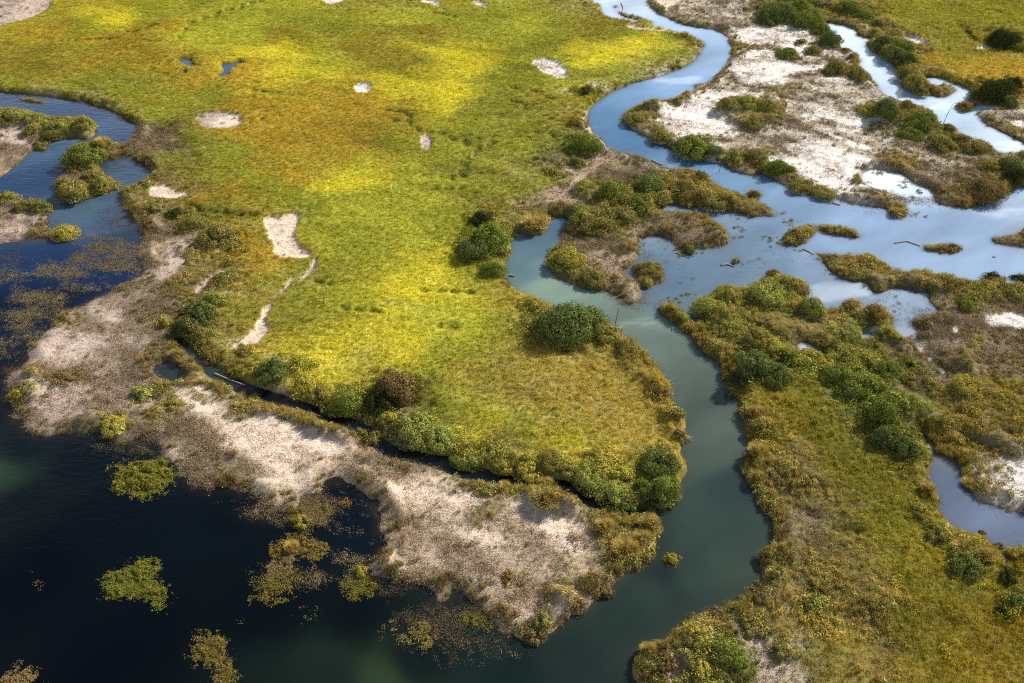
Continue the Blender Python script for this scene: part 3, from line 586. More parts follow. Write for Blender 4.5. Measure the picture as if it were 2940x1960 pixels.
def scatter(name, key, P, S, C, label, rot=None, tilt=.2, sz=None):
    n = len(P)
    me = bpy.data.meshes.new(name); me.vertices.add(n); me.vertices.foreach_set('co', np.asarray(P, np.float32).ravel())
    rz = rng.random(n) * 6.283 if rot is None else rot
    rr = np.stack([rng.normal(size=n) * tilt, rng.normal(size=n) * tilt, rz], 1).astype(np.float32)
    a = me.attributes.new('rot', 'FLOAT_VECTOR', 'POINT'); a.data.foreach_set('vector', rr.ravel())
    sc = np.stack([S, S, S * (1 if sz is None else sz)], 1).astype(np.float32)
    a = me.attributes.new('scl', 'FLOAT_VECTOR', 'POINT'); a.data.foreach_set('vector', sc.ravel())
    cattr(me, 'col', C)
    o = bpy.data.objects.new(name, me); col.objects.link(o)
    ng = bpy.data.node_groups.new(name, 'GeometryNodeTree')
    ng.interface.new_socket('Geometry', in_out='INPUT', socket_type='NodeSocketGeometry'); ng.interface.new_socket('Geometry', in_out='OUTPUT', socket_type='NodeSocketGeometry')
    gi = ng.nodes.new('NodeGroupInput'); go = ng.nodes.new('NodeGroupOutput')
    ip = ng.nodes.new('GeometryNodeInstanceOnPoints'); ci = ng.nodes.new('GeometryNodeCollectionInfo')
    ci.inputs['Collection'].default_value = protos[key]; ci.inputs['Separate Children'].default_value = True; ci.inputs['Reset Children'].default_value = True
    ip.inputs['Pick Instance'].default_value = True
    def na(nm):
        q = ng.nodes.new('GeometryNodeInputNamedAttribute'); q.data_type = 'FLOAT_VECTOR'; q.inputs['Name'].default_value = nm; return q.outputs['Attribute']
    ng.links.new(gi.outputs[0], ip.inputs['Points']); ng.links.new(ci.outputs[0], ip.inputs['Instance'])
    ng.links.new(na('rot'), ip.inputs['Rotation']); ng.links.new(na('scl'), ip.inputs['Scale'])
    ng.links.new(ip.outputs[0], go.inputs[0])
    md = o.modifiers.new('cover', 'NODES'); md.node_group = ng
    tag(o, label, kind='stuff')
    return o
VISX = .4 * GY + 26
INF = (np.abs(GX) < VISX * 1.12 + 2) & (GY > 44) & (GY < 222)
def pick(dens):
    lam = np.clip(dens, 0, 60) * CS * CS * INF
    k = rng.poisson(lam); j, i = np.nonzero(k); rep = k[j, i]
    j = np.repeat(j, rep); i = np.repeat(i, rep)
    x = gx[i] + (rng.random(len(i)) - .5) * CS; y = gy[j] + (rng.random(len(i)) - .5) * CS
    return x, y, j, i
dist = np.sqrt(GX ** 2 + GY ** 2 + CAMH ** 2); lod = np.clip(150 / dist, .6, 1.3)
def cvar(c, a=.25): return c * (1 + a * rng.normal(size=(len(c), 1)).clip(-2, 2)) * (1 + .06 * rng.normal(size=c.shape))
COLS = {'W': (114, 124, 68), 'G': (132, 140, 64), 'L': (160, 164, 84), 'O': (152, 142, 76), 'Y': (180, 168, 78), 'B': (138, 118, 76), 'T': (190, 170, 98), 'D': (76, 82, 46), 'R': (156, 128, 68)}
BUSH = """1352,734,96,W,.5|smaller dark willow grown into the river side of the big round one
1300,738,150,W,.62|big round dark willow on the meadow bank beside the bend of the green river
1390,768,80,O,.45|low olive thicket running from the big round willow down to the green river
1440,800,70,O,.4|olive bank thicket below the big round willow, at the water's edge
1126,540,92,G,.62|tall green bush in the middle of the clump where the second channel begins
1086,572,84,W,.6|dark bush casting the longest shadow on the meadow, west side of its clump
1135,618,54,G,.7|small green bush at the foot of the clump on the narrow channel
1105,503,56,D,.6|dark top bush of the clump west of the narrow channel
1156,575,44,O,.6|olive bush on the water side of the clump west of the narrow channel
622,856,88,W,.6|dark green bush leaning over the dark ditch below the meadow sand path
455,716,84,W,.7|dark bush standing at the lower end of the grey gravel strip
492,688,66,L,.45|pale green bush beside the lower end of the grey gravel strip
425,752,56,D,.6|nearly black shrub at the head of the dark ditch
468,772,44,O,.5|olive shrub hanging over the head of the dark ditch
908,884,96,B,.8|leggy brown half bare bush above the dark ditch
872,925,78,D,.6|dark bush in front of the leggy brown one
792,925,90,G,.6|green bush left of the brown half bare bush over the ditch
738,908,56,O,.5|olive shrub on the ditch edge between two green bushes
700,885,50,Y,.45|yellowish shrub on the meadow rim above the ditch
950,985,100,L,.5|wide pale green bush on the meadow rim right of the brown bush
1010,1005,84,L,.45|pale green bush joined to the right of the widest one on the ditch rim
893,966,48,Y,.6|small yellowish bush between ditch and wide pale bush
852,998,52,O,.6|olive bush on the far side of the ditch by the pale sand
828,988,34,O,.6|smallest olive bush by the pale sand at the ditch
1073,1052,74,L,.5|rounded pale green bush above the blue reach of the ditch
1130,1040,60,O,.4|olive shrub on the meadow rim east of the rounded pale bush
1160,1070,60,Y,.45|yellow green shrub overhanging the blue reach of the ditch
1212,1078,76,Y,.45|yellow green bush at the east end of the blue reach of the ditch
1262,1062,64,O,.4|olive shrub in the meadow corner near the ditch mouth
1300,1080,56,O,.45|olive shrub over the ditch, west of the green mounds
1352,1098,86,L,.5|first of the bright green mounds along the ditch mouth
1408,1130,84,L,.5|middle bright green mound along the ditch mouth
1448,1153,60,G,.55|last green mound at the ditch mouth
1430,1095,64,Y,.45|yellow green bush behind the bright mounds at the ditch mouth
1385,1062,60,Y,.4|yellowish shrub at the meadow edge above the bright mounds
1512,1062,86,W,.62|dark round bush at the tip of the meadow by the green river
1524,1122,84,G,.6|green bush below the dark round one at the meadow tip
1482,1118,56,G,.6|green bush filling the gap behind the meadow tip
1500,1158,50,D,.5|dark shrub at the very mouth of the ditch
1560,1000,46,B,.5|brown bush on the river bank above the meadow tip
1548,960,50,O,.5|olive bush on the river bank, upstream of the brown one
1520,908,42,B,.5|brown shrub on the bank beside a bare sandy spot
1348,334,78,G,.55|green bush on the meadow bank above the first river bend
1316,284,34,O,.6|small olive bush on the bank just above the pale beach
1348,212,48,D,.35|low dark shrub in the meadow near the upper river
1326,374,42,O,.5|olive shrub south of the green bush at the first bend
1270,398,40,O,.4|olive shrub on the meadow west of the sandy track
1404,440,80,G,.6|round green bush right of the sandy track
1495,425,80,W,.5|dark bush on the tongue between the two channels
1462,472,74,G,.5|green bush below the dark one on the tongue between two channels
1520,458,46,O,.5|small olive bush at the pool on the tongue between channels
1576,436,70,O,.4|olive thicket on the tongue near the blue main river
1640,462,76,O,.35|low olive thicket toward the point of the tongue
1608,407,30,O,.7|small upright shrub on the river edge of the tongue
1370,508,100,O,.35|long olive thicket at the head of the narrow channel
1440,500,50,O,.4|olive shrub behind the long thicket on the narrow channel
1226,516,70,T,.35|golden tussock island edge at the start of the narrow channel
1306,592,84,Y,.55|rounded yellow green bush on the inner bank of the narrow channel
1362,636,66,O,.5|olive bush at the downstream end of the inner bank
1488,615,52,O,.5|olive bush on the small islet in the flooded shallows
1485,645,36,Y,.5|yellowish bush on the south end of the islet in the shallows
1583,570,38,G,.6|dark green bush at the edge of the flooded shallows
1790,22,92,W,.55|large dark bush at the top of the picture beside the white flat
1764,42,50,W,.55|dark bush at the edge of the white flat, left of the large one
1858,36,84,G,.55|green bush at the top between the white flat and the right stream
1886,64,48,G,.6|green bush where the right stream begins
1906,90,54,W,.65|dark bush on the left bank near the head of the right stream
1950,18,62,G,.5|green bush at the top beyond the head of the right stream
1984,36,48,G,.5|second green bush beyond the head of the right stream
1838,12,48,G,.5|green bush touching the top edge of the picture
1808,120,50,G,.5|lone green bush in the middle of the white flat
1868,114,48,O,.5|olive bush on the white flat beside the right stream
1838,98,34,O,.45|small olive shrub on the white flat
1922,153,64,O,.55|olive bush on the left bank halfway down the right stream
1972,172,50,O,.5|olive bush hanging over the left bank of the right stream
1956,134,28,B,.5|brown shrub at the water on the left bank of the right stream
1942,116,24,O,.5|tiny grey green shrub at the waterline of the right stream
1712,244,54,L,.6|bright bush in the middle of the pale peninsula
1668,248,50,O,.5|olive bush left of the bright one on the pale peninsula
1762,254,46,O,.45|olive bush right of the bright one on the pale peninsula
1728,288,48,O,.4|olive shrub below the bright bush on the pale peninsula
2036,258,74,W,.65|dark bush on the peninsula beside the right stream
1996,252,60,Y,.4|yellowish thicket left of the dark peninsula bush
2082,250,40,O,.6|olive bush between two dark ones on the right stream
2116,278,84,G,.55|broad green bush on the peninsula below the pole
2092,308,58,G,.5|green bush below the broad one on the peninsula
2164,324,78,O,.4|olive thicket along the peninsula's right shore
2242,336,56,O,.5|olive bush on the peninsula's right shore near the stream mouth
2176,300,36,O,.4|olive shrub at the shore right of the pole
2276,382,42,O,.45|grey olive bush near the two dark bushes at the right edge
2324,376,58,W,.6|upper of the two dark bushes at the right edge
2334,406,58,D,.6|lower of the two dark bushes at the right edge
2270,436,104,B,.35|wide brown thicket on the rounded tip of the right marsh
2030,98,56,W,.6|first dark bush of the hedge on the right bank of the right stream
2052,124,58,W,.6|second dark bush of the hedge on the right bank of the right stream
2072,104,54,G,.5|green bush behind the head of the right bank hedge
2084,140,58,W,.6|third dark bush of the hedge on the right bank of the right stream
2084,168,50,O,.55|olive bush in the lower half of the right bank hedge
2102,192,54,O,.6|olive bush near the end of the right bank hedge
2118,208,38,O,.6|last bush of the right bank hedge, beside the small pool
2292,202,92,D,.7|large dark tree like bush on the far side of the small pool
2250,214,50,W,.6|dark bush at the pool, left of the large one
2316,230,56,W,.6|dark bush in front of the large one by the pool
2330,190,52,D,.6|dark bush behind the large one by the pool
2308,86,80,D,.6|dark bush on the far meadow at the right edge
2338,106,52,G,.5|green bush in front of the dark one on the far meadow
2218,244,34,R,.5|small rust brown shrub on the spit by the pool
2139,210,18,B,.6|tiny brown shrub on the gravel bar in the pool
2160,200,60,O,.0|x
1590,336,84,G,.5|green bush at the west end of the peninsula's river hedge
1638,350,50,W,.5|dark bush at the pole in the peninsula's river hedge
1690,358,60,O,.4|olive thicket in the middle of the peninsula's river hedge
1738,364,56,O,.4|olive thicket left of the round bush in the river hedge
1787,384,66,G,.6|round green bush at the east end of the peninsula's river hedge
1840,426,66,O,.35|low olive hedge on the river below the white flat
1890,440,60,O,.35|low hedge end on the river below the white flat
1520,312,60,O,.35|olive hedge on the inside of the first bend
1460,276,50,O,.35|olive shrub at the nose of the first bend
1732,446,26,B,.6|brown bush on the tiny islet in the main river
2058,485,34,T,.5|golden brown bush on the islet off the white flat
1832,540,50,O,.4|olive bush on the leaning islet in the wide water
1690,596,24,O,.6|small olive bush on the tiny islet in the shallows
2192,568,28,B,.5|brown bush on the end of the thin bar in the wide water
2280,638,50,D,.3|dark low shrub on the bar near the right edge
2342,638,36,D,.4|dark shrub cut by the right edge on the wide water
1764,672,96,L,.5|large light green bush on the north point of the southern marsh
1674,678,62,O,.55|olive bush left of the large light green one on the marsh
1632,706,84,L,.5|pale bush at the north west corner of the southern marsh
1660,730,58,O,.5|olive bush behind the pale corner bush of the southern marsh
1776,632,38,R,.5|small rust topped bush at the very north tip of the southern marsh
1866,706,64,L,.7|bright green bush standing by the flooded inlet
1838,668,50,B,.4|brown thicket above the bright green inlet bush
2010,724,62,R,.5|golden brown mound on the inlet's south shore
1950,710,40,B,.4|brown shrub left of the golden mound on the inlet
1736,834,100,W,.6|dark bush on the right bank of the green river, upper one of the pair
1786,862,80,W,.55|dark bush tucked behind the pair on the right bank
1700,876,70,D,.55|black green bush at the waterline of the right bank
1734,784,58,O,.5|olive bush above the dark pair on the right bank
1772,806,54,Y,.45|yellowish bush in the ridge above the dark pair
1812,826,50,G,.5|green bush in the middle of the marsh ridge
1858,824,64,Y,.45|yellow green bush on the marsh ridge below the white pool
1900,842,50,Y,.4|yellow green shrub east of the white pool ridge
1944,816,50,O,.5|olive mound east of the white pool
1900,790,46,O,.4|olive shrub right of the white pool
2004,836,56,Y,.5|yellow green mound in the eastern thicket
2040,854,64,G,.5|green mound with deep shade in the eastern thicket
2084,840,56,G,.45|green mound at the top of the eastern thicket
2138,886,56,O,.5|olive mound beside the narrow white channel
2090,880,50,O,.45|olive mound in the gap of the eastern thicket
1930,858,84,G,.55|upper left bush of the long green thicket on the inner meadow
1990,888,108,G,.55|biggest green bush of the long thicket on the inner meadow
1950,905,70,W,.5|shaded bush on the meadow side of the long thicket
2030,944,104,G,.6|rounded green bush in the lower half of the long thicket
2036,1000,92,W,.55|dark bush below the rounded one of the long thicket
2082,1030,80,W,.6|dark end bush of the long thicket above the right pond
2212,896,72,Y,.5|yellowish mound east of the narrow white channel
2192,1006,52,T,.5|golden tussock above the right pond
2219,698,56,G,.5|green bush on the right marsh near the wide water
2180,652,60,O,.35|olive hedge at the corner of the right marsh
2260,668,70,O,.3|olive hedge along the north shore of the right marsh
2335,672,60,O,.3|end of the north shore hedge at the right edge
1736,950,54,T,.5|golden tussock on the right bank below the dark pair
1752,986,58,O,.45|olive tussock on the right bank, second below the dark pair
1740,1040,60,T,.5|golden tussock pushing into the river narrows
1740,1096,52,T,.5|golden tussock on the right bank opposite the meadow tip
1772,1158,52,O,.45|olive tussock at the widest bulge of the right bank
1770,1278,54,O,.55|olive tussock jutting from the right bank above the last bend
1783,1330,56,O,.5|olive tussock with a black shadow at the last bend
1736,1374,58,B,.5|brown tussock at the corner of the last bend
1644,1416,60,B,.45|brown tussock on the shore of the last bend
1586,1474,56,Y,.5|yellow bush on the bottom bank behind the river mouth
1652,1500,80,G,.5|large green bush in the bottom thicket
1704,1530,78,G,.45|green bush at the bottom edge of the thicket
1604,1548,66,Y,.45|yellow bush at the bottom beside the sandy spot
1490,1494,52,T,.6|pale golden tussock at the left end of the bottom thicket
1790,1500,56,O,.45|olive bush at the right end of the bottom thicket
1530,1530,60,B,.4|brown thicket at the water by the bottom edge
1870,1396,64,G,.3|low green patch of shrub on the lower meadow
1715,1445,60,O,.4|olive shrub above the sandy spot in the bottom thicket
2216,1300,88,W,.5|dark bush on the rise left of the lower right pond end
2262,1280,60,T,.35|golden ridge tussock above the dark bush at lower right
2314,1328,56,D,.5|black green bush at the lower right edge
2336,1382,60,W,.5|green bush below the black one at the right edge
2304,1404,50,D,.4|dark shrub in the lower right corner thicket
2130,1126,44,T,.5|golden tussock at the neck of the right pond
2156,1228,60,O,.45|olive tussock on the left shore of the right pond
2112,1180,46,O,.4|olive shrub left of the right pond's lower reach
2210,1262,60,T,.35|golden tussock ridge below the right pond
2259,1220,24,B,.4|tiny brown shrub on the islet in the right pond
2294,1250,32,B,.4|brown shrub where the right pond narrows
2230,1108,50,T,.3|golden reeds on the right shore of the right pond
1491,1202,64,T,.55|pale round tussock on the point below the ditch mouth
1474,1240,60,T,.45|golden tussock on the sandflat's river bank, below the pale round one
1440,1262,84,T,.4|broad golden thicket on the sandflat's river bank
1484,1268,48,O,.45|olive tussock at the river bulge of the sandflat
1389,1210,60,T,.45|golden shrub inland of the sandflat's river bank
1253,1106,50,T,.55|golden tussock above the sandflat at the blue reach of the ditch
1256,1148,96,T,.35|long golden tussock on the north rim of the sandflat
1110,1124,42,O,.4|olive tussock on the north rim of the sandflat
1160,1118,44,T,.4|golden tussock on the north rim of the sandflat
1168,1330,48,R,.4|rusty shrub in the dark hollow of the sandflat
1248,1424,56,O,.5|olive bush at the south corner of the sandflat
1226,1456,50,B,.45|brown bush at the lowest point of the sandflat
1330,1390,50,B,.35|brown fringe shrub on the south east rim of the sandflat
1385,1350,50,B,.35|brown fringe shrub midway along the sandflat's straight shore
826,1310,44,Y,.5|bright yellow green bush standing in the dark pond's weeds
690,1192,56,Y,.5|yellow bush on the weedy tail in the dark pond
670,1252,46,T,.5|spiky golden tussock on the weedy tail in the dark pond
190,356,84,G,.6|round green bush on the islet in the left river
238,332,48,T,.55|golden tussock on the top of the left river islet
168,434,84,O,.55|olive bush at the lower end of the left river islet
236,424,58,O,.4|low olive shrub on the lower point of the left islet
204,400,44,O,.4|olive shrub in the waist of the left islet
192,288,52,O,.6|dark olive bush at the tip of the left river tongue
136,284,50,O,.4|olive shrub on the left river tongue
118,312,48,O,.4|olive shrub on the south side of the left river tongue
80,296,58,O,.45|olive thicket in the middle of the left river tongue
22,268,72,O,.45|olive thicket at the left edge on the river tongue
92,330,44,O,.4|olive shrub where the left tongue curves to the sand
96,474,46,G,.5|green bush at the tip of the left mud bank
56,472,48,O,.5|olive bush on the left mud bank
16,452,50,O,.45|olive shrub at the left edge on the mud bank
147,530,64,Y,.4|low yellow bush on the small islet in the left flood
334,424,36,O,.5|small olive shrub left of the white sand pan
356,478,46,O,.4|olive shrub on the embankment below the white sand pan
402,494,46,D,.4|dark shrub on the embankment below the white sand pan
444,512,68,O,.5|rounded olive bush on the embankment
496,540,88,O,.45|large olive bush in the middle of the embankment
544,572,48,O,.4|olive shrub at the east end of the embankment
382,742,40,Y,.6|small yellowish bush alone on the brown mudflat
520,640,60,O,.35|olive hedge along the right side of the grey gravel strip
326,902,56,L,.5|light green bush on the mudflat below the teal pool
371,898,36,O,.4|olive shrub right of the light green mudflat bush
402,930,42,Y,.4|yellow green shrub below the teal pool
44,906,44,Y,.6|yellow bush at the left shore of the mudflat
262,978,66,Y,.4|yellow shrub at the lower shore of the mudflat
150,866,70,B,.25|flat brown shrub lying on the pink mudflat
562,812,36,O,.5|small olive shrub at the foot of the sand path
690,842,52,G,.3|low green shrub in the yellow meadow above the ditch
580,910,40,O,.4|olive shrub on the south bank of the dark ditch
555,795,24,O,.5|tiny shrub beside the lower sand path
1542,1282,42,Y,.45|small yellow bush alone on an islet in the green river"""
SK = np.zeros((NY, NX), np.float32); SKC = np.zeros((NY, NX, 3), np.float32); SKS = np.full((NY, NX), 1e-5, np.float32)
for ln_ in BUSH.split('\n'):
    f = ln_.split('|')[0].split(',')
    if float(f[4]) == 0: continue
    bx, by, bd = at(float(f[0]), float(f[1]) + 6); br = float(f[2]) * 1.25 * bd / FOC / 2
    g = np.exp(-(((GX - bx) / (br * 1.55)) ** 2 + ((GY - by) / (br * 1.35)) ** 2) ** 1.5)
    SK = np.maximum(SK, g); SKC += g[..., None] * lin(COLS[f[3]]).astype(np.float32); SKS += g
HED = [('F', "400,765 440,800 490,836 545,866 600,888 655,902 700,915 770,936 820,952 870,985 920,1008 985,1030 1050,1045 1130,1068 1200,1078 1300,1092 1370,1118 1440,1148 1500,1160", 20, (100, 110, 50), 1),
 ('F', "350,440 385,485 440,508 500,535 560,575 540,600 505,640 470,690 430,730 405,760", 15, (140, 134, 66), .9), ('F', "1410,760 1460,800 1500,850 1530,890 1540,940 1555,990 1550,1040 1560,1100", 14, (146, 126, 64), .8),
 ('F', "1560,735 1600,770 1650,830 1690,920 1715,990 1730,1060 1745,1130 1780,1190 1785,1250 1770,1320 1720,1370 1640,1415 1580,1445", 15, (160, 144, 66), .8), ('F', "1480,1200 1490,1245 1440,1300 1370,1350 1290,1400 1230,1455", 12, (160, 138, 70), .7),
 ('C', "0,960 150,1020 300,1050 450,1090 620,1110 700,1200 900,1260 1100,1310 1250,1370", 12, (126, 124, 58), .9), ('C', "600,60 800,90 950,150 1050,280 1090,340", 16, (112, 116, 58), .8), ('C', "1040,110 1200,150 1350,180 1330,290 1450,390 1560,520 1620,600", 16, (112, 116, 58), .8),
 ('C', "1450,700 1600,780 1750,870 1900,930 2080,1000 2180,1080", 15, (130, 126, 60), .8), ('C', "1520,350 1640,470 1800,510 1960,560 2040,600", 10, (130, 126, 60), .8), ('C', "0,1230 200,1260 400,1330 600,1420", 14, (130, 124, 62), .8),
 ('G', "1760,360 1900,380 2100,410 2352,430", 14, (130, 118, 54), .9), ('G', "920,180 1100,220 1300,260 1500,320 1740,370", 12, (150, 124, 60), .8), ('G', "480,740 640,820 800,880 980,950", 16, (140, 138, 58), .9), ('G', "1040,800 1140,860 1220,920 1400,940 1560,950 1700,1060", 16, (134, 134, 58), .9),
 ('G', "1040,1000 1200,1080 1330,1180 1450,1300 1560,1440", 24, (112, 124, 60), .9), ('J', "1700,540 1850,600 2000,680 2180,800", 12, (168, 148, 78), .9), ('J', "1700,270 1760,380 1850,470 2000,540 2150,600", 8, (150, 134, 70), .7), ('J', "1900,100 2000,260 2150,350 2352,390", 10, (150, 134, 70), .7),
 ('A', "0,800 150,820 300,850 450,870 600,900", 18, (126, 124, 60), .7), ('I', "880,240 1000,270 1200,250 1450,250 1500,330", 11, (164, 144, 80), .8), ('E', "1450,150 1560,340 1700,380 1840,370", 14, (146, 140, 64), .9)]
for fr, st, wpx, c, amp in HED:
    P = pts(st, fr); hx, hy, hd = at(P[:, 0], P[:, 1]); wd = wpx * 1.25 * hd.mean() / FOC
    for k in range(len(hx) - 1):
        n = max(2, int(math.hypot(hx[k + 1] - hx[k], hy[k + 1] - hy[k]) / (wd * .7)))
        for t in np.linspace(0, 1, n, endpoint=False):
            qx_ = hx[k] * (1 - t) + hx[k + 1] * t; qy_ = hy[k] * (1 - t) + hy[k + 1] * t
            sl = (slice(max(0, int((qy_ - 3 * wd - Y0) / CS)), max(0, int((qy_ + 3 * wd - Y0) / CS))), slice(max(0, int((qx_ - 3 * wd - X0) / CS)), max(0, int((qx_ + 3 * wd - X0) / CS))))
            if GX[sl].size == 0: continue
            g = amp * np.exp(-(((GX[sl] - qx_) ** 2 + (GY[sl] - qy_) ** 2) / wd ** 2))
            SK[sl] = np.maximum(SK[sl], g); gg = g / 3; SKC[sl] += gg[..., None] * lin(c).astype(np.float32); SKS[sl] += gg
SKC /= SKS[..., None]
SK *= 1 - .85 * np.clip(W[cn.index('sa')] + W[cn.index('sp')] + W[cn.index('wm')], 0, 1)
TUF = np.zeros((NY, NX), np.float32)
for fr, st, dn in [('G', "560,0 900,60 1000,160 1080,330 900,320 760,200 560,160", .7), ('E', "1960,150 2352,60 2352,520 2150,600 2030,480 1980,300", .8), ('G', "1150,560 1640,520 1800,620 1700,900 1560,800 1440,700", 1), ('C', "1350,1130 1600,1160 1760,1300 1750,1400 1500,1440 1300,1400", 1.2),
  ('C', "350,1380 700,1450 850,1552 300,1552", 1), ('A', "740,1000 900,960 1000,1150 900,1260 760,1200", .8), ('G', "0,0 500,0 560,140 200,230", .7)]:
    TUF = np.maximum(TUF, blur(raster(poly(st, fr)), 1.0) * dn)
# meadow turf
x, y, j, i = pick(np.where(SD > .25, 1.7 * DG * (1 - .4 * hol) * lod ** 1.4, 0))
scatter('grass', 'grass', np.stack([x, y, sample(Z, x, y)], 1), rng.uniform(.7, 1.5, len(x)) / lod[j, i] ** .6, cvar(VCOL[j, i], .14), 'short turf of the marsh meadow in yellow, green and rust', rot=rng.normal(size=len(x)) * .5, tilt=.15)
print('grass', len(x))
# heath and low marsh plants
hn = fbm(GX, GY, 2.6, 3, 91.)
x, y, j, i = pick(np.where(SD > .3, DH * (1 + 3.2 * hn).clip(.3, 3), 0))
s = rng.uniform(.45, 1.0, len(x)) * (1 + 1.2 * hn[j, i])
HX, HYY, HJ, HI, HS = x, y, j, i, s
sn = fbm(GX, GY, 2.4, 3, 191.)
tn = sst(.11, .2, fbm(GX, GY, 1.7, 4, 201., 1.6, -.2, .65))
x, y, j, i = pick(np.where(SD > -.2, 4.6 * SK * (.6 + 4 * sn).clip(.1, 2.2), 0) + np.where(SD < 0, TUF * tn * 7, 0))
SKC = np.where((SD < 0)[..., None], lin((140, 122, 66)).astype(np.float32), SKC)
s2 = rng.uniform(.5, 1.6, len(x)) * np.where(SD[j, i] < 0, .5, .5 + .75 * SK[j, i]); a2 = (rng.random((len(x), 1)) * .6 + .25)
hc = np.concatenate([VCOL[HJ, HI], VCOL[j, i] * (1 - a2) + SKC[j, i] * a2]); s = np.concatenate([HS, s2])
x = np.concatenate([HX, x]); y = np.concatenate([HYY, y])
scatter('heath', 'heath', np.stack([x, y, sample(Z, x, y).clip(0) - .03], 1), s, cvar(hc, .26), 'low olive and brown marsh heath between the creeks')
print('heath', len(x))
# litter and stubble
ln = fbm(GX, GY, 1.8, 4, 101., 2.0, -.4)
x, y, j, i = pick(np.where(SD > .02, DLT * 1.5 * np.exp(ln * 5).clip(.02, 4), 0))
scatter('leaf_litter', 'litter', np.stack([x, y, sample(Z, x, y) + .01], 1), rng.uniform(.7, 1.5, len(x)), cvar(LCOL[j, i] * .9, .35), 'dry brown leaf litter and stubble on the sandflats')
print('litter', len(x))
# reeds along the banks
fn = fbm(GX, GY, 3.4, 3, 111.)
gold = lin((168, 142, 62)).astype(np.float32)
fd = DF * np.exp(-((SD - .7) / .75) ** 2) * (SD > .02) * (.35 + 6 * fn).clip(0, 3) * 3.0 + .25 * DH * np.exp(fn * 6) * (SD > .5) * .35
x, y, j, i = pick(fd * 1.5)
cc = VCOL[j, i] * .75 + gold * .25
scatter('bank_reeds', 'reed', np.stack([x, y, sample(Z, x, y) - .02], 1), rng.uniform(.5, 1.15, len(x)), cvar(cc * .95, .25), 'olive and golden reeds fringing the banks', tilt=.22)
print('reeds', len(x))
# weeds floating in the shallows
WEED = [('D', "0,340 60,300 200,330 330,240 420,180 560,80 700,90 900,120 960,300 900,340 700,440 640,480 500,560 430,660 460,720 330,760 160,830 0,860", 12, (150, 134, 92)),
 ('D', "-60,60 240,30 330,80 280,150 180,230 -60,220", 9, (110, 96, 66)), ('D', "500,80 650,60 800,180 700,300 560,260 440,200", 5, (150, 122, 50)),
 ('A', "740,1400 860,1440 1000,1552 700,1552", 6, (110, 90, 70)), ('A', "820,1000 880,1060 960,1080 900,1150 840,1250 760,1100 700,1090", 5, (128, 110, 70)), ('A', "60,1230 160,1220 120,1300 40,1300", 9, (110, 90, 70)),
 ('D', "50,950 180,900 160,1050 40,1050", 9, (120, 100, 60)), ('D', "620,1360 900,1400 1130,1430 1070,1552 860,1552 660,1470", 13, (126, 106, 76)),
 ('H', "1180,60 1300,40 1500,130 1460,230 1340,250 1260,200 1190,120", 14, (150, 128, 96)), ('H', "1700,230 1900,260 2200,300 2240,420 2100,560 1950,480 1780,430", 22, (146, 124, 92)),
 ('H', "1900,450 2050,440 2200,440 2150,560 2160,700 2000,800 1980,900 1860,1000 1720,1010 1780,900 1900,820 1880,700", 14, (150, 138, 66)),
 ('H', "2040,680 2170,660 2200,780 2160,870 2080,840", 24, (156, 134, 106)), ('H', "2210,620 2352,560 2352,820 2260,760", 26, (166, 146, 120)), ('I', "0,660 120,700 200,820 190,940 60,960 0,900", 16, (150, 140, 80)),
 ('I', "60,530 210,540 200,600 80,590", 16, (140, 122, 84)), ('I', "60,420 300,460 340,570 200,560", 6, (130, 110, 80)), ('I', "190,700 300,880 640,980 960,1000 1000,1180 1020,1240 700,1340 500,1200 380,1060 200,1050", 9, (122, 102, 80)),
 ('I', "860,960 1000,1000 1100,1250 1180,1290 900,1240", 16, (140, 122, 70)), ('G', "250,180 450,120 700,60 760,200 450,260", 2, (110, 90, 60)), ('C', "1350,1150 1520,1160 1740,1290 1750,1370 1620,1390 1400,1400 1380,1240", 10, (126, 100, 60)),
 ('G', "1200,540 1420,500 1640,560 1640,720 1530,760 1450,660", 3, (120, 110, 80)), ('G', "940,200 1040,240 1080,330 1000,300", 7, (120, 96, 60)), ('C', "1080,1260 1420,1280 1600,1380 1500,1440 1250,1400", 14, (118, 96, 62)),
 ('G', "1640,600 1800,600 1860,700 1700,900 1600,780", 14, (112, 98, 60)), ('E', "1880,560 2040,540 2100,620", 1, (120, 100, 70)), ('C', "0,1400 250,1440 350,1552 0,1552", 4, (120, 104, 64)),
 ('E', "1940,120 2352,20 2352,200 2100,260 1960,220", 3, (120, 104, 74)), ('J', "1750,300 2100,520 2352,640 2352,540 1900,300", 1.2, (170, 140, 90)), ('E', "1740,400 1880,340 2040,420 2000,540 1900,520 1760,440", 16, (150, 132, 112))]
wn = fbm(GX, GY, 2.6, 5, 121., 3.0, -.15, .6)
dens = np.zeros((NY, NX), np.float32); wcol = np.zeros((NY, NX, 3), np.float32); wsum = np.full((NY, NX), 1e-6, np.float32)
for fr, s, d, c in WEED:
    a = blur(raster(poly(s, fr)), 1.2); dens = np.maximum(dens, a * d); wcol += a[..., None] * lin(c).astype(np.float32); wsum += a
wcol /= wsum[..., None]
x, y, j, i = pick(np.where(SD < 0, dens * np.where(dens > 11, 2.8 * (np.exp(wn * 7 - .2) - .25), 2.6 * (np.exp(wn * 14 - .9) - .15)).clip(.0, 3.6), 0))
scatter('water_weed', 'litter', np.stack([x, y, np.full(len(x), .005)], 1), rng.uniform(.6, 1.3, len(x)), cvar(wcol[j, i] * .85, .3), 'brown and olive weed floating in the flooded shallows', sz=.6)
print('weed', len(x))

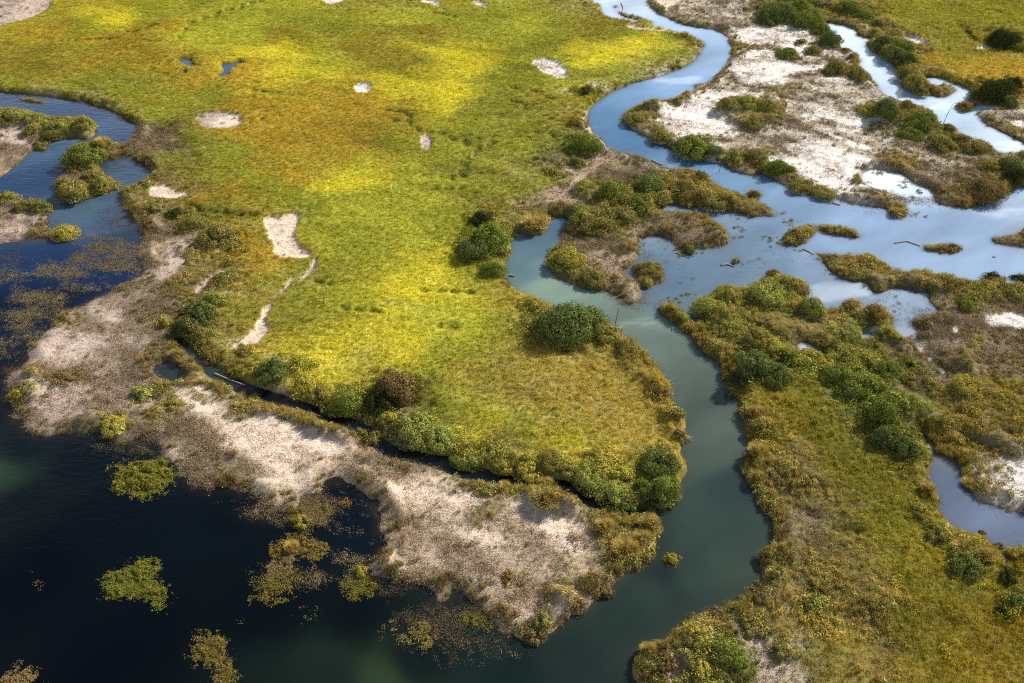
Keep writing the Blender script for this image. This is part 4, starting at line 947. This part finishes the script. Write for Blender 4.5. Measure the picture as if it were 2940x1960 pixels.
# ---------------------------------------------------------------- bushes, shrubs and tussocks
def place_bush(line, k):
    a, label = line.split('|'); f = a.split(',')
    px, py, w, t, asp = float(f[0]), float(f[1]), float(f[2]), f[3], float(f[4])
    if asp == 0: return
    _, _, dep = at(px, py)
    rad = w * 1.25 * dep / FOC / 2 * 1.0
    h = rad * 2 * asp * .95
    x, y, _ = at(px, py, h * .42)
    z = float(sample(Z, np.array([x]), np.array([y]))[0]); z = max(z, -.05)
    c = lin(COLS[t]) * random.uniform(.85, 1.15)
    if t == 'T':
        o = bpy.data.objects.new('grass_tussock', ME_TUS[k % 4]); col.objects.link(o)
        o.scale = (rad * .95, rad * .95, h * 1.3)
        o.color = (*c, 1); cat = 'tussock'; o.location = (x, y, z - .05)
    else:
        ms = ME_BIG if rad > 3.2 else ME_MID if rad > 1.5 else ME_SML
        o = bpy.data.objects.new('willow_bush' if t in 'WD' and rad > 1.5 else 'shrub', None); col.objects.link(o); o.empty_display_size = .5
        o.location = (x, y, z - .05); cat = 'bush' if rad > 1.5 else 'shrub'
        cr = bpy.data.objects.new('crown', ms[k % len(ms)]); col.objects.link(cr); cr.parent = o
        cr.scale = (rad * random.uniform(.95, 1.2), rad * random.uniform(.7, 1.0), h * 1.12); cr.rotation_euler = (0, 0, random.random() * 6.28); cr.color = (*c, 1)
        tk = bpy.data.objects.new('trunk', ME_TRK[k % 3]); col.objects.link(tk); tk.parent = o; tk.scale = (rad, rad, h)
    o.rotation_euler = (0, 0, random.random() * 6.28)
    tag(o, label, cat)
for k, line in enumerate(BUSH.split('\n')): place_bush(line.strip(), k)

# ---------------------------------------------------------------- weed islands in the dark pond
def weed_island(name, label, fr, s, n, c, hgt, thr=.0, leaf=.05):
    P = poly(s, fr); m = raster(P)
    a = blur(m, .8)
    j, i = np.nonzero(a > .08)
    if not len(j): return
    n = int(n * 5); q = rng.integers(0, len(j), n)
    x = gx[i[q]] + (rng.random(n) - .5) * CS; y = gy[j[q]] + (rng.random(n) - .5) * CS
    f = sample(a, x, y) + fbm(x, y, 1.6, 3, 131.) * 1.2 + fbm(x, y, .5, 4, 171., 1, 0, .7) * 1.1 - thr * .6
    ok = f + rng.normal(size=n) * .15 > .56
    x, y, f = x[ok], y[ok], f[ok]; n = len(x)
    edge = sst(.5, 1.0, f)
    tall = (fbm(x, y, .9, 3, 141.) * 2.6 + .5).clip(.08, 1)
    z = hgt * (edge * .8 + .1) * tall * (.35 + .65 * rng.random(n) ** .6) + .01
    cx0, cy0 = x.mean(), y.mean()
    nn = rng.normal(size=(n, 3)) * .7; nn[:, 2] += .45
    V, F_ = quads(np.stack([x - cx0, y - cy0, z], 1), nn, leaf * rng.uniform(.5, 1.4, n), .6)
    o = new_mesh(name, V, F_, M_crown); o.location = (cx0, cy0, 0); o.color = (*(lin(c) * np.array([.96, .92, 1.1])), 1)
    tag(o, label, 'weed bed', 'weed beds standing in the dark pond')
WI = [('H', "750,130 820,70 960,55 1080,80 1160,70 1195,150 1180,220 1080,230 1060,270 900,290 860,240 770,220 820,170", 9000, (150, 148, 58), .75, 'large yellow green weed bed touching the mudflat rim of the dark pond', -.08),
 ('H', "700,820 800,800 900,745 1040,760 1000,880 1060,920 1140,980 1130,1050 1000,1030 940,970 880,985 870,1040 820,1040 830,990 750,990 740,930 680,920 720,880", 9000, (138, 142, 56), .4, 'star shaped weed bed alone in the middle of the dark pond', -.05),
 ('H', "1310,1240 1380,1250 1410,1330 1440,1310 1450,1240 1540,1290 1550,1350 1520,1390 1600,1460 1590,1552 1480,1552 1400,1500 1460,1440 1400,1390 1380,1440 1310,1370", 6000, (148, 134, 66), .35, 'forked sparse weed bed at the bottom of the dark pond', .0),
 ('H', "90,1480 180,1440 250,1445 240,1490 180,1540 160,1600 80,1600", 2200, (160, 140, 84), .3, 'sparse weed bed cut off by the lower left edge', .02),
 ('H', "310,1530 380,1525 390,1600 300,1600", 700, (150, 124, 80), .25, 'weed sprig peeping in at the bottom edge', .02),
 ('H', "2025,1090 2050,1055 2140,1048 2165,1075 2060,1130", 1200, (140, 130, 66), .2, 'thin weed bed between the dark pond and the sandflat', .0),
 ('H', "115,800 165,770 190,790 160,820 120,840", 500, (150, 124, 84), .15, 'upper of the two tiny weed rafts at the left', -.1),
 ('H', "200,940 240,925 290,880 250,880 240,900", 260, (160, 124, 78), .12, 'lower of the two tiny weed rafts at the left', -.15),
 ('H', "1720,1010 1740,940 1830,890 1860,860 1980,880 2010,890 1960,940 1890,950 1860,980 1780,985", 3000, (150, 138, 60), .45, 'golden hook shaped weed bed ending the weedy tail', -.3),
 ('H', "1860,640 1900,600 2000,590 2030,640 2140,580 2170,600 2120,700 2020,680 1940,680 1870,660", 3600, (156, 140, 70), .5, 'winged golden weed bed across the weedy tail', -.3),
 ('H', "1990,350 2160,335 2200,380 2255,420 2150,430 2060,440 1980,420", 3000, (146, 134, 66), .4, 'golden weed bed at the root of the weedy tail', -.3),
 ('H', "1860,780 1900,720 1980,690 2000,760 1940,850 1880,840", 2400, (160, 142, 92), .3, 'tan weed bed in the lower part of the weedy tail', -.3),
 ('I', "290,1210 340,1180 390,1180 420,1220 380,1260 340,1250", 1300, (166, 152, 84), .5, 'small pale weed tuft in the pond west of the yellow spray', -.1),
 ('I', "460,1200 500,1170 560,1150 580,1120 600,1150 640,1190 600,1240 590,1290 540,1250 490,1240", 2600, (166, 158, 72), .7, 'yellow weed spray in the pond below the sandflat', -.1),
 ('I', "870,1080 930,1000 1000,1040 1030,1090 960,1130 960,1190 880,1190", 3000, (138, 138, 54), .5, 'olive weed bed touching the south west shore of the sandflat', -.08),
 ('I', "40,870 100,860 180,880 180,930 110,960 60,930", 2000, (146, 140, 50), .4, 'yellow weed bed just below the bright bush in the pond', -.1),
 ('I', "0,325 30,320 55,345 30,355 5,350", 300, (170, 134, 70), .3, 'small tan weed raft in the inlet of the dark pond', -.15),
 ('J', "308,225 325,215 350,225 350,240 320,240", 260, (130, 128, 76), .12, 'lone weed raft floating in mid green river', -.15)]
for fr, s, n, c, h, lab, thr in WI: weed_island('weed_bed', lab, fr, s, n, c, h, thr)

# ---------------------------------------------------------------- poles and driftwood
def tube(P, rads, sides=7):
    V = []; F_ = []
    for k, (p, r_) in enumerate(zip(P, rads)):
        p = np.array(p, float); d = np.array(P[min(k + 1, len(P) - 1)], float) - np.array(P[max(k - 1, 0)], float); d /= np.linalg.norm(d)
        u = np.cross(d, [0, 0, 1]) if abs(d[2]) < .9 else np.cross(d, [1, 0, 0]); u /= np.linalg.norm(u); v = np.cross(d, u)
        b = len(V)
        for t in range(sides):
            a = t / sides * 2 * math.pi; V.append(p + (u * math.cos(a) + v * math.sin(a)) * r_)
        if k:
            for t in range(sides): F_.append([b - sides + t, b - sides + (t + 1) % sides, b + (t + 1) % sides, b + t])
    return np.array(V), np.array(F_)
for bx, by, tx, h, lab in ((1410, 756, 1417, 3.4, 'thin dark pole on the bank beside the big round willow'), (2162, 291, 2172, 4.2, 'tall thin pole at the shore of the right stream'), (1652, 394, 1654, 2.2, "short thin pole in the water by the peninsula's river hedge")):
    x, y, d = at(bx, by); lean = (tx - bx) * 1.25 * d / FOC
    V, F_ = tube([(0, 0, -.5), (lean * .5, 0, h * .5), (lean, 0, h)], (.05, .045, .03))
    o = new_mesh('pole', V, F_, M_bark); o.location = (x, y, 0); tag(o, lab, 'pole')
for s, fr, rad, lab in (("310,262 350,256 398,272", 'G', .16, 'pale driftwood log in the flooded shallows'), ("1480,112 1560,100 1650,132", 'G', .13, 'thin grey branch leading to the bar in the wide water'), ("858,152 900,170 930,190", 'G', .10, 'brown branch off the tip of the long marsh strip'),
    ("1450,995 1560,1040 1660,1075", 'D', .13, 'long bare pole lying along the dark ditch'), ("0,178 60,200 100,214", 'G', .1, 'dark stick on the edge of the flooded shallows'), ("2096,1082 2130,1100 2170,1115", 'B', .16, 'driftwood snag below the first river bend'),
    ("1060,1370 1110,1385", 'C', .14, 'short brown log in the main river below the white flat'), ("2140,204 2160,208", 'G', .1, 'dark floating stick near the right edge'), ("1890,20 1905,60 1895,90", 'B', .13, 'brown snag in the inlet at the very top'), ("1140,330 1170,336", 'E', .2, 'dark stump in the narrow channel below the clump'), ("2000,1225 2100,1260 2180,1290", 'D', .12, 'pale plank like log at the start of the blue ditch')):
    P = pts(s, fr); x, y, _ = at(P[:, 0], P[:, 1]); z0 = sample(Z, x, y).clip(.03, 1)
    c = (x[0], y[0], z0[0]); Q3 = [(a - c[0], b - c[1], zc - c[2]) for a, b, zc in zip(x, y, z0)]
    n = len(Q3); V, F_ = tube(Q3, [rad * (1 - .5 * q / n) for q in range(n)])
    o = new_mesh('driftwood', V, F_, M_drift); o.location = c; tag(o, lab, 'log')

# ---------------------------------------------------------------- sun, sky, camera
SUN_EL, SUN_AZ = R(30), R(50)                       # azimuth measured from +Y towards +X
sun = bpy.data.lights.new('sun', 'SUN'); sun.energy = 5.0; sun.angle = R(.5); sun.color = (1, .95, .86)
so = bpy.data.objects.new('sun', sun); col.objects.link(so)
so.rotation_euler = (R(90) - SUN_EL, 0, math.pi - SUN_AZ)
w = bpy.data.worlds.new('World'); scene.world = w; w.use_nodes = True; nt = w.node_tree; nt.nodes.clear(); L = nt.links.new
out = N(nt, 'ShaderNodeOutputWorld'); bg = N(nt, 'ShaderNodeBackground'); sky = N(nt, 'ShaderNodeTexSky'); sky.sky_type = 'NISHITA'; sky.sun_disc = False
sky.sun_elevation = SUN_EL; sky.sun_rotation = SUN_AZ; sky.air_density = 1.0; sky.dust_density = 1.2
tc = N(nt, 'ShaderNodeTexCoord'); mp = N(nt, 'ShaderNodeMapping'); mp.inputs['Scale'].default_value = (1, 1, 2.6); L(tc.outputs['Generated'], mp.inputs['Vector'])
cn_ = noise(nt, 2.6, 6, .6, mp.outputs['Vector']); cr = N(nt, 'ShaderNodeValToRGB'); cr.color_ramp.elements[0].position = .44; cr.color_ramp.elements[1].position = .66
L(cn_.outputs['Fac'], cr.inputs[0])
sx_ = N(nt, 'ShaderNodeSeparateXYZ'); L(tc.outputs['Generated'], sx_.inputs[0])
hz = N(nt, 'ShaderNodeMapRange'); hz.inputs['From Min'].default_value = .42; hz.inputs['From Max'].default_value = .68; hz.inputs['To Min'].default_value = 1; hz.inputs['To Max'].default_value = 0; L(sx_.outputs['Z'], hz.inputs['Value'])
cm = N(nt, 'ShaderNodeMath', operation='MULTIPLY'); L(cr.outputs[0], cm.inputs[0]); L(hz.outputs[0], cm.inputs[1])
mixc = N(nt, 'ShaderNodeMix', data_type='RGBA'); L(cm.outputs[0], mixc.inputs['Factor']); L(sky.outputs[0], mixc.inputs['A']); mixc.inputs['B'].default_value = (19, 19.6, 20.6, 1)
L(mixc.outputs['Result'], bg.inputs['Color']); bg.inputs['Strength'].default_value = .052; L(bg.outputs[0], out.inputs[0])
cd = bpy.data.cameras.new('camera'); cd.lens = 35; cd.sensor_width = 36; cd.clip_end = 5000
co = bpy.data.objects.new('camera', cd); col.objects.link(co); co.location = (0, 0, CAMH); co.rotation_euler = (R(90) - PITCH, 0, 0)
scene.camera = co
scene.view_settings.view_transform = 'Standard'; scene.view_settings.look = 'None'; scene.view_settings.exposure = .72
scene.cycles.filter_width = 1.15; scene.cycles.use_denoising = False; scene.cycles.max_bounces = 5; scene.cycles.diffuse_bounces = 2; scene.cycles.glossy_bounces = 2; scene.cycles.transmission_bounces = 2
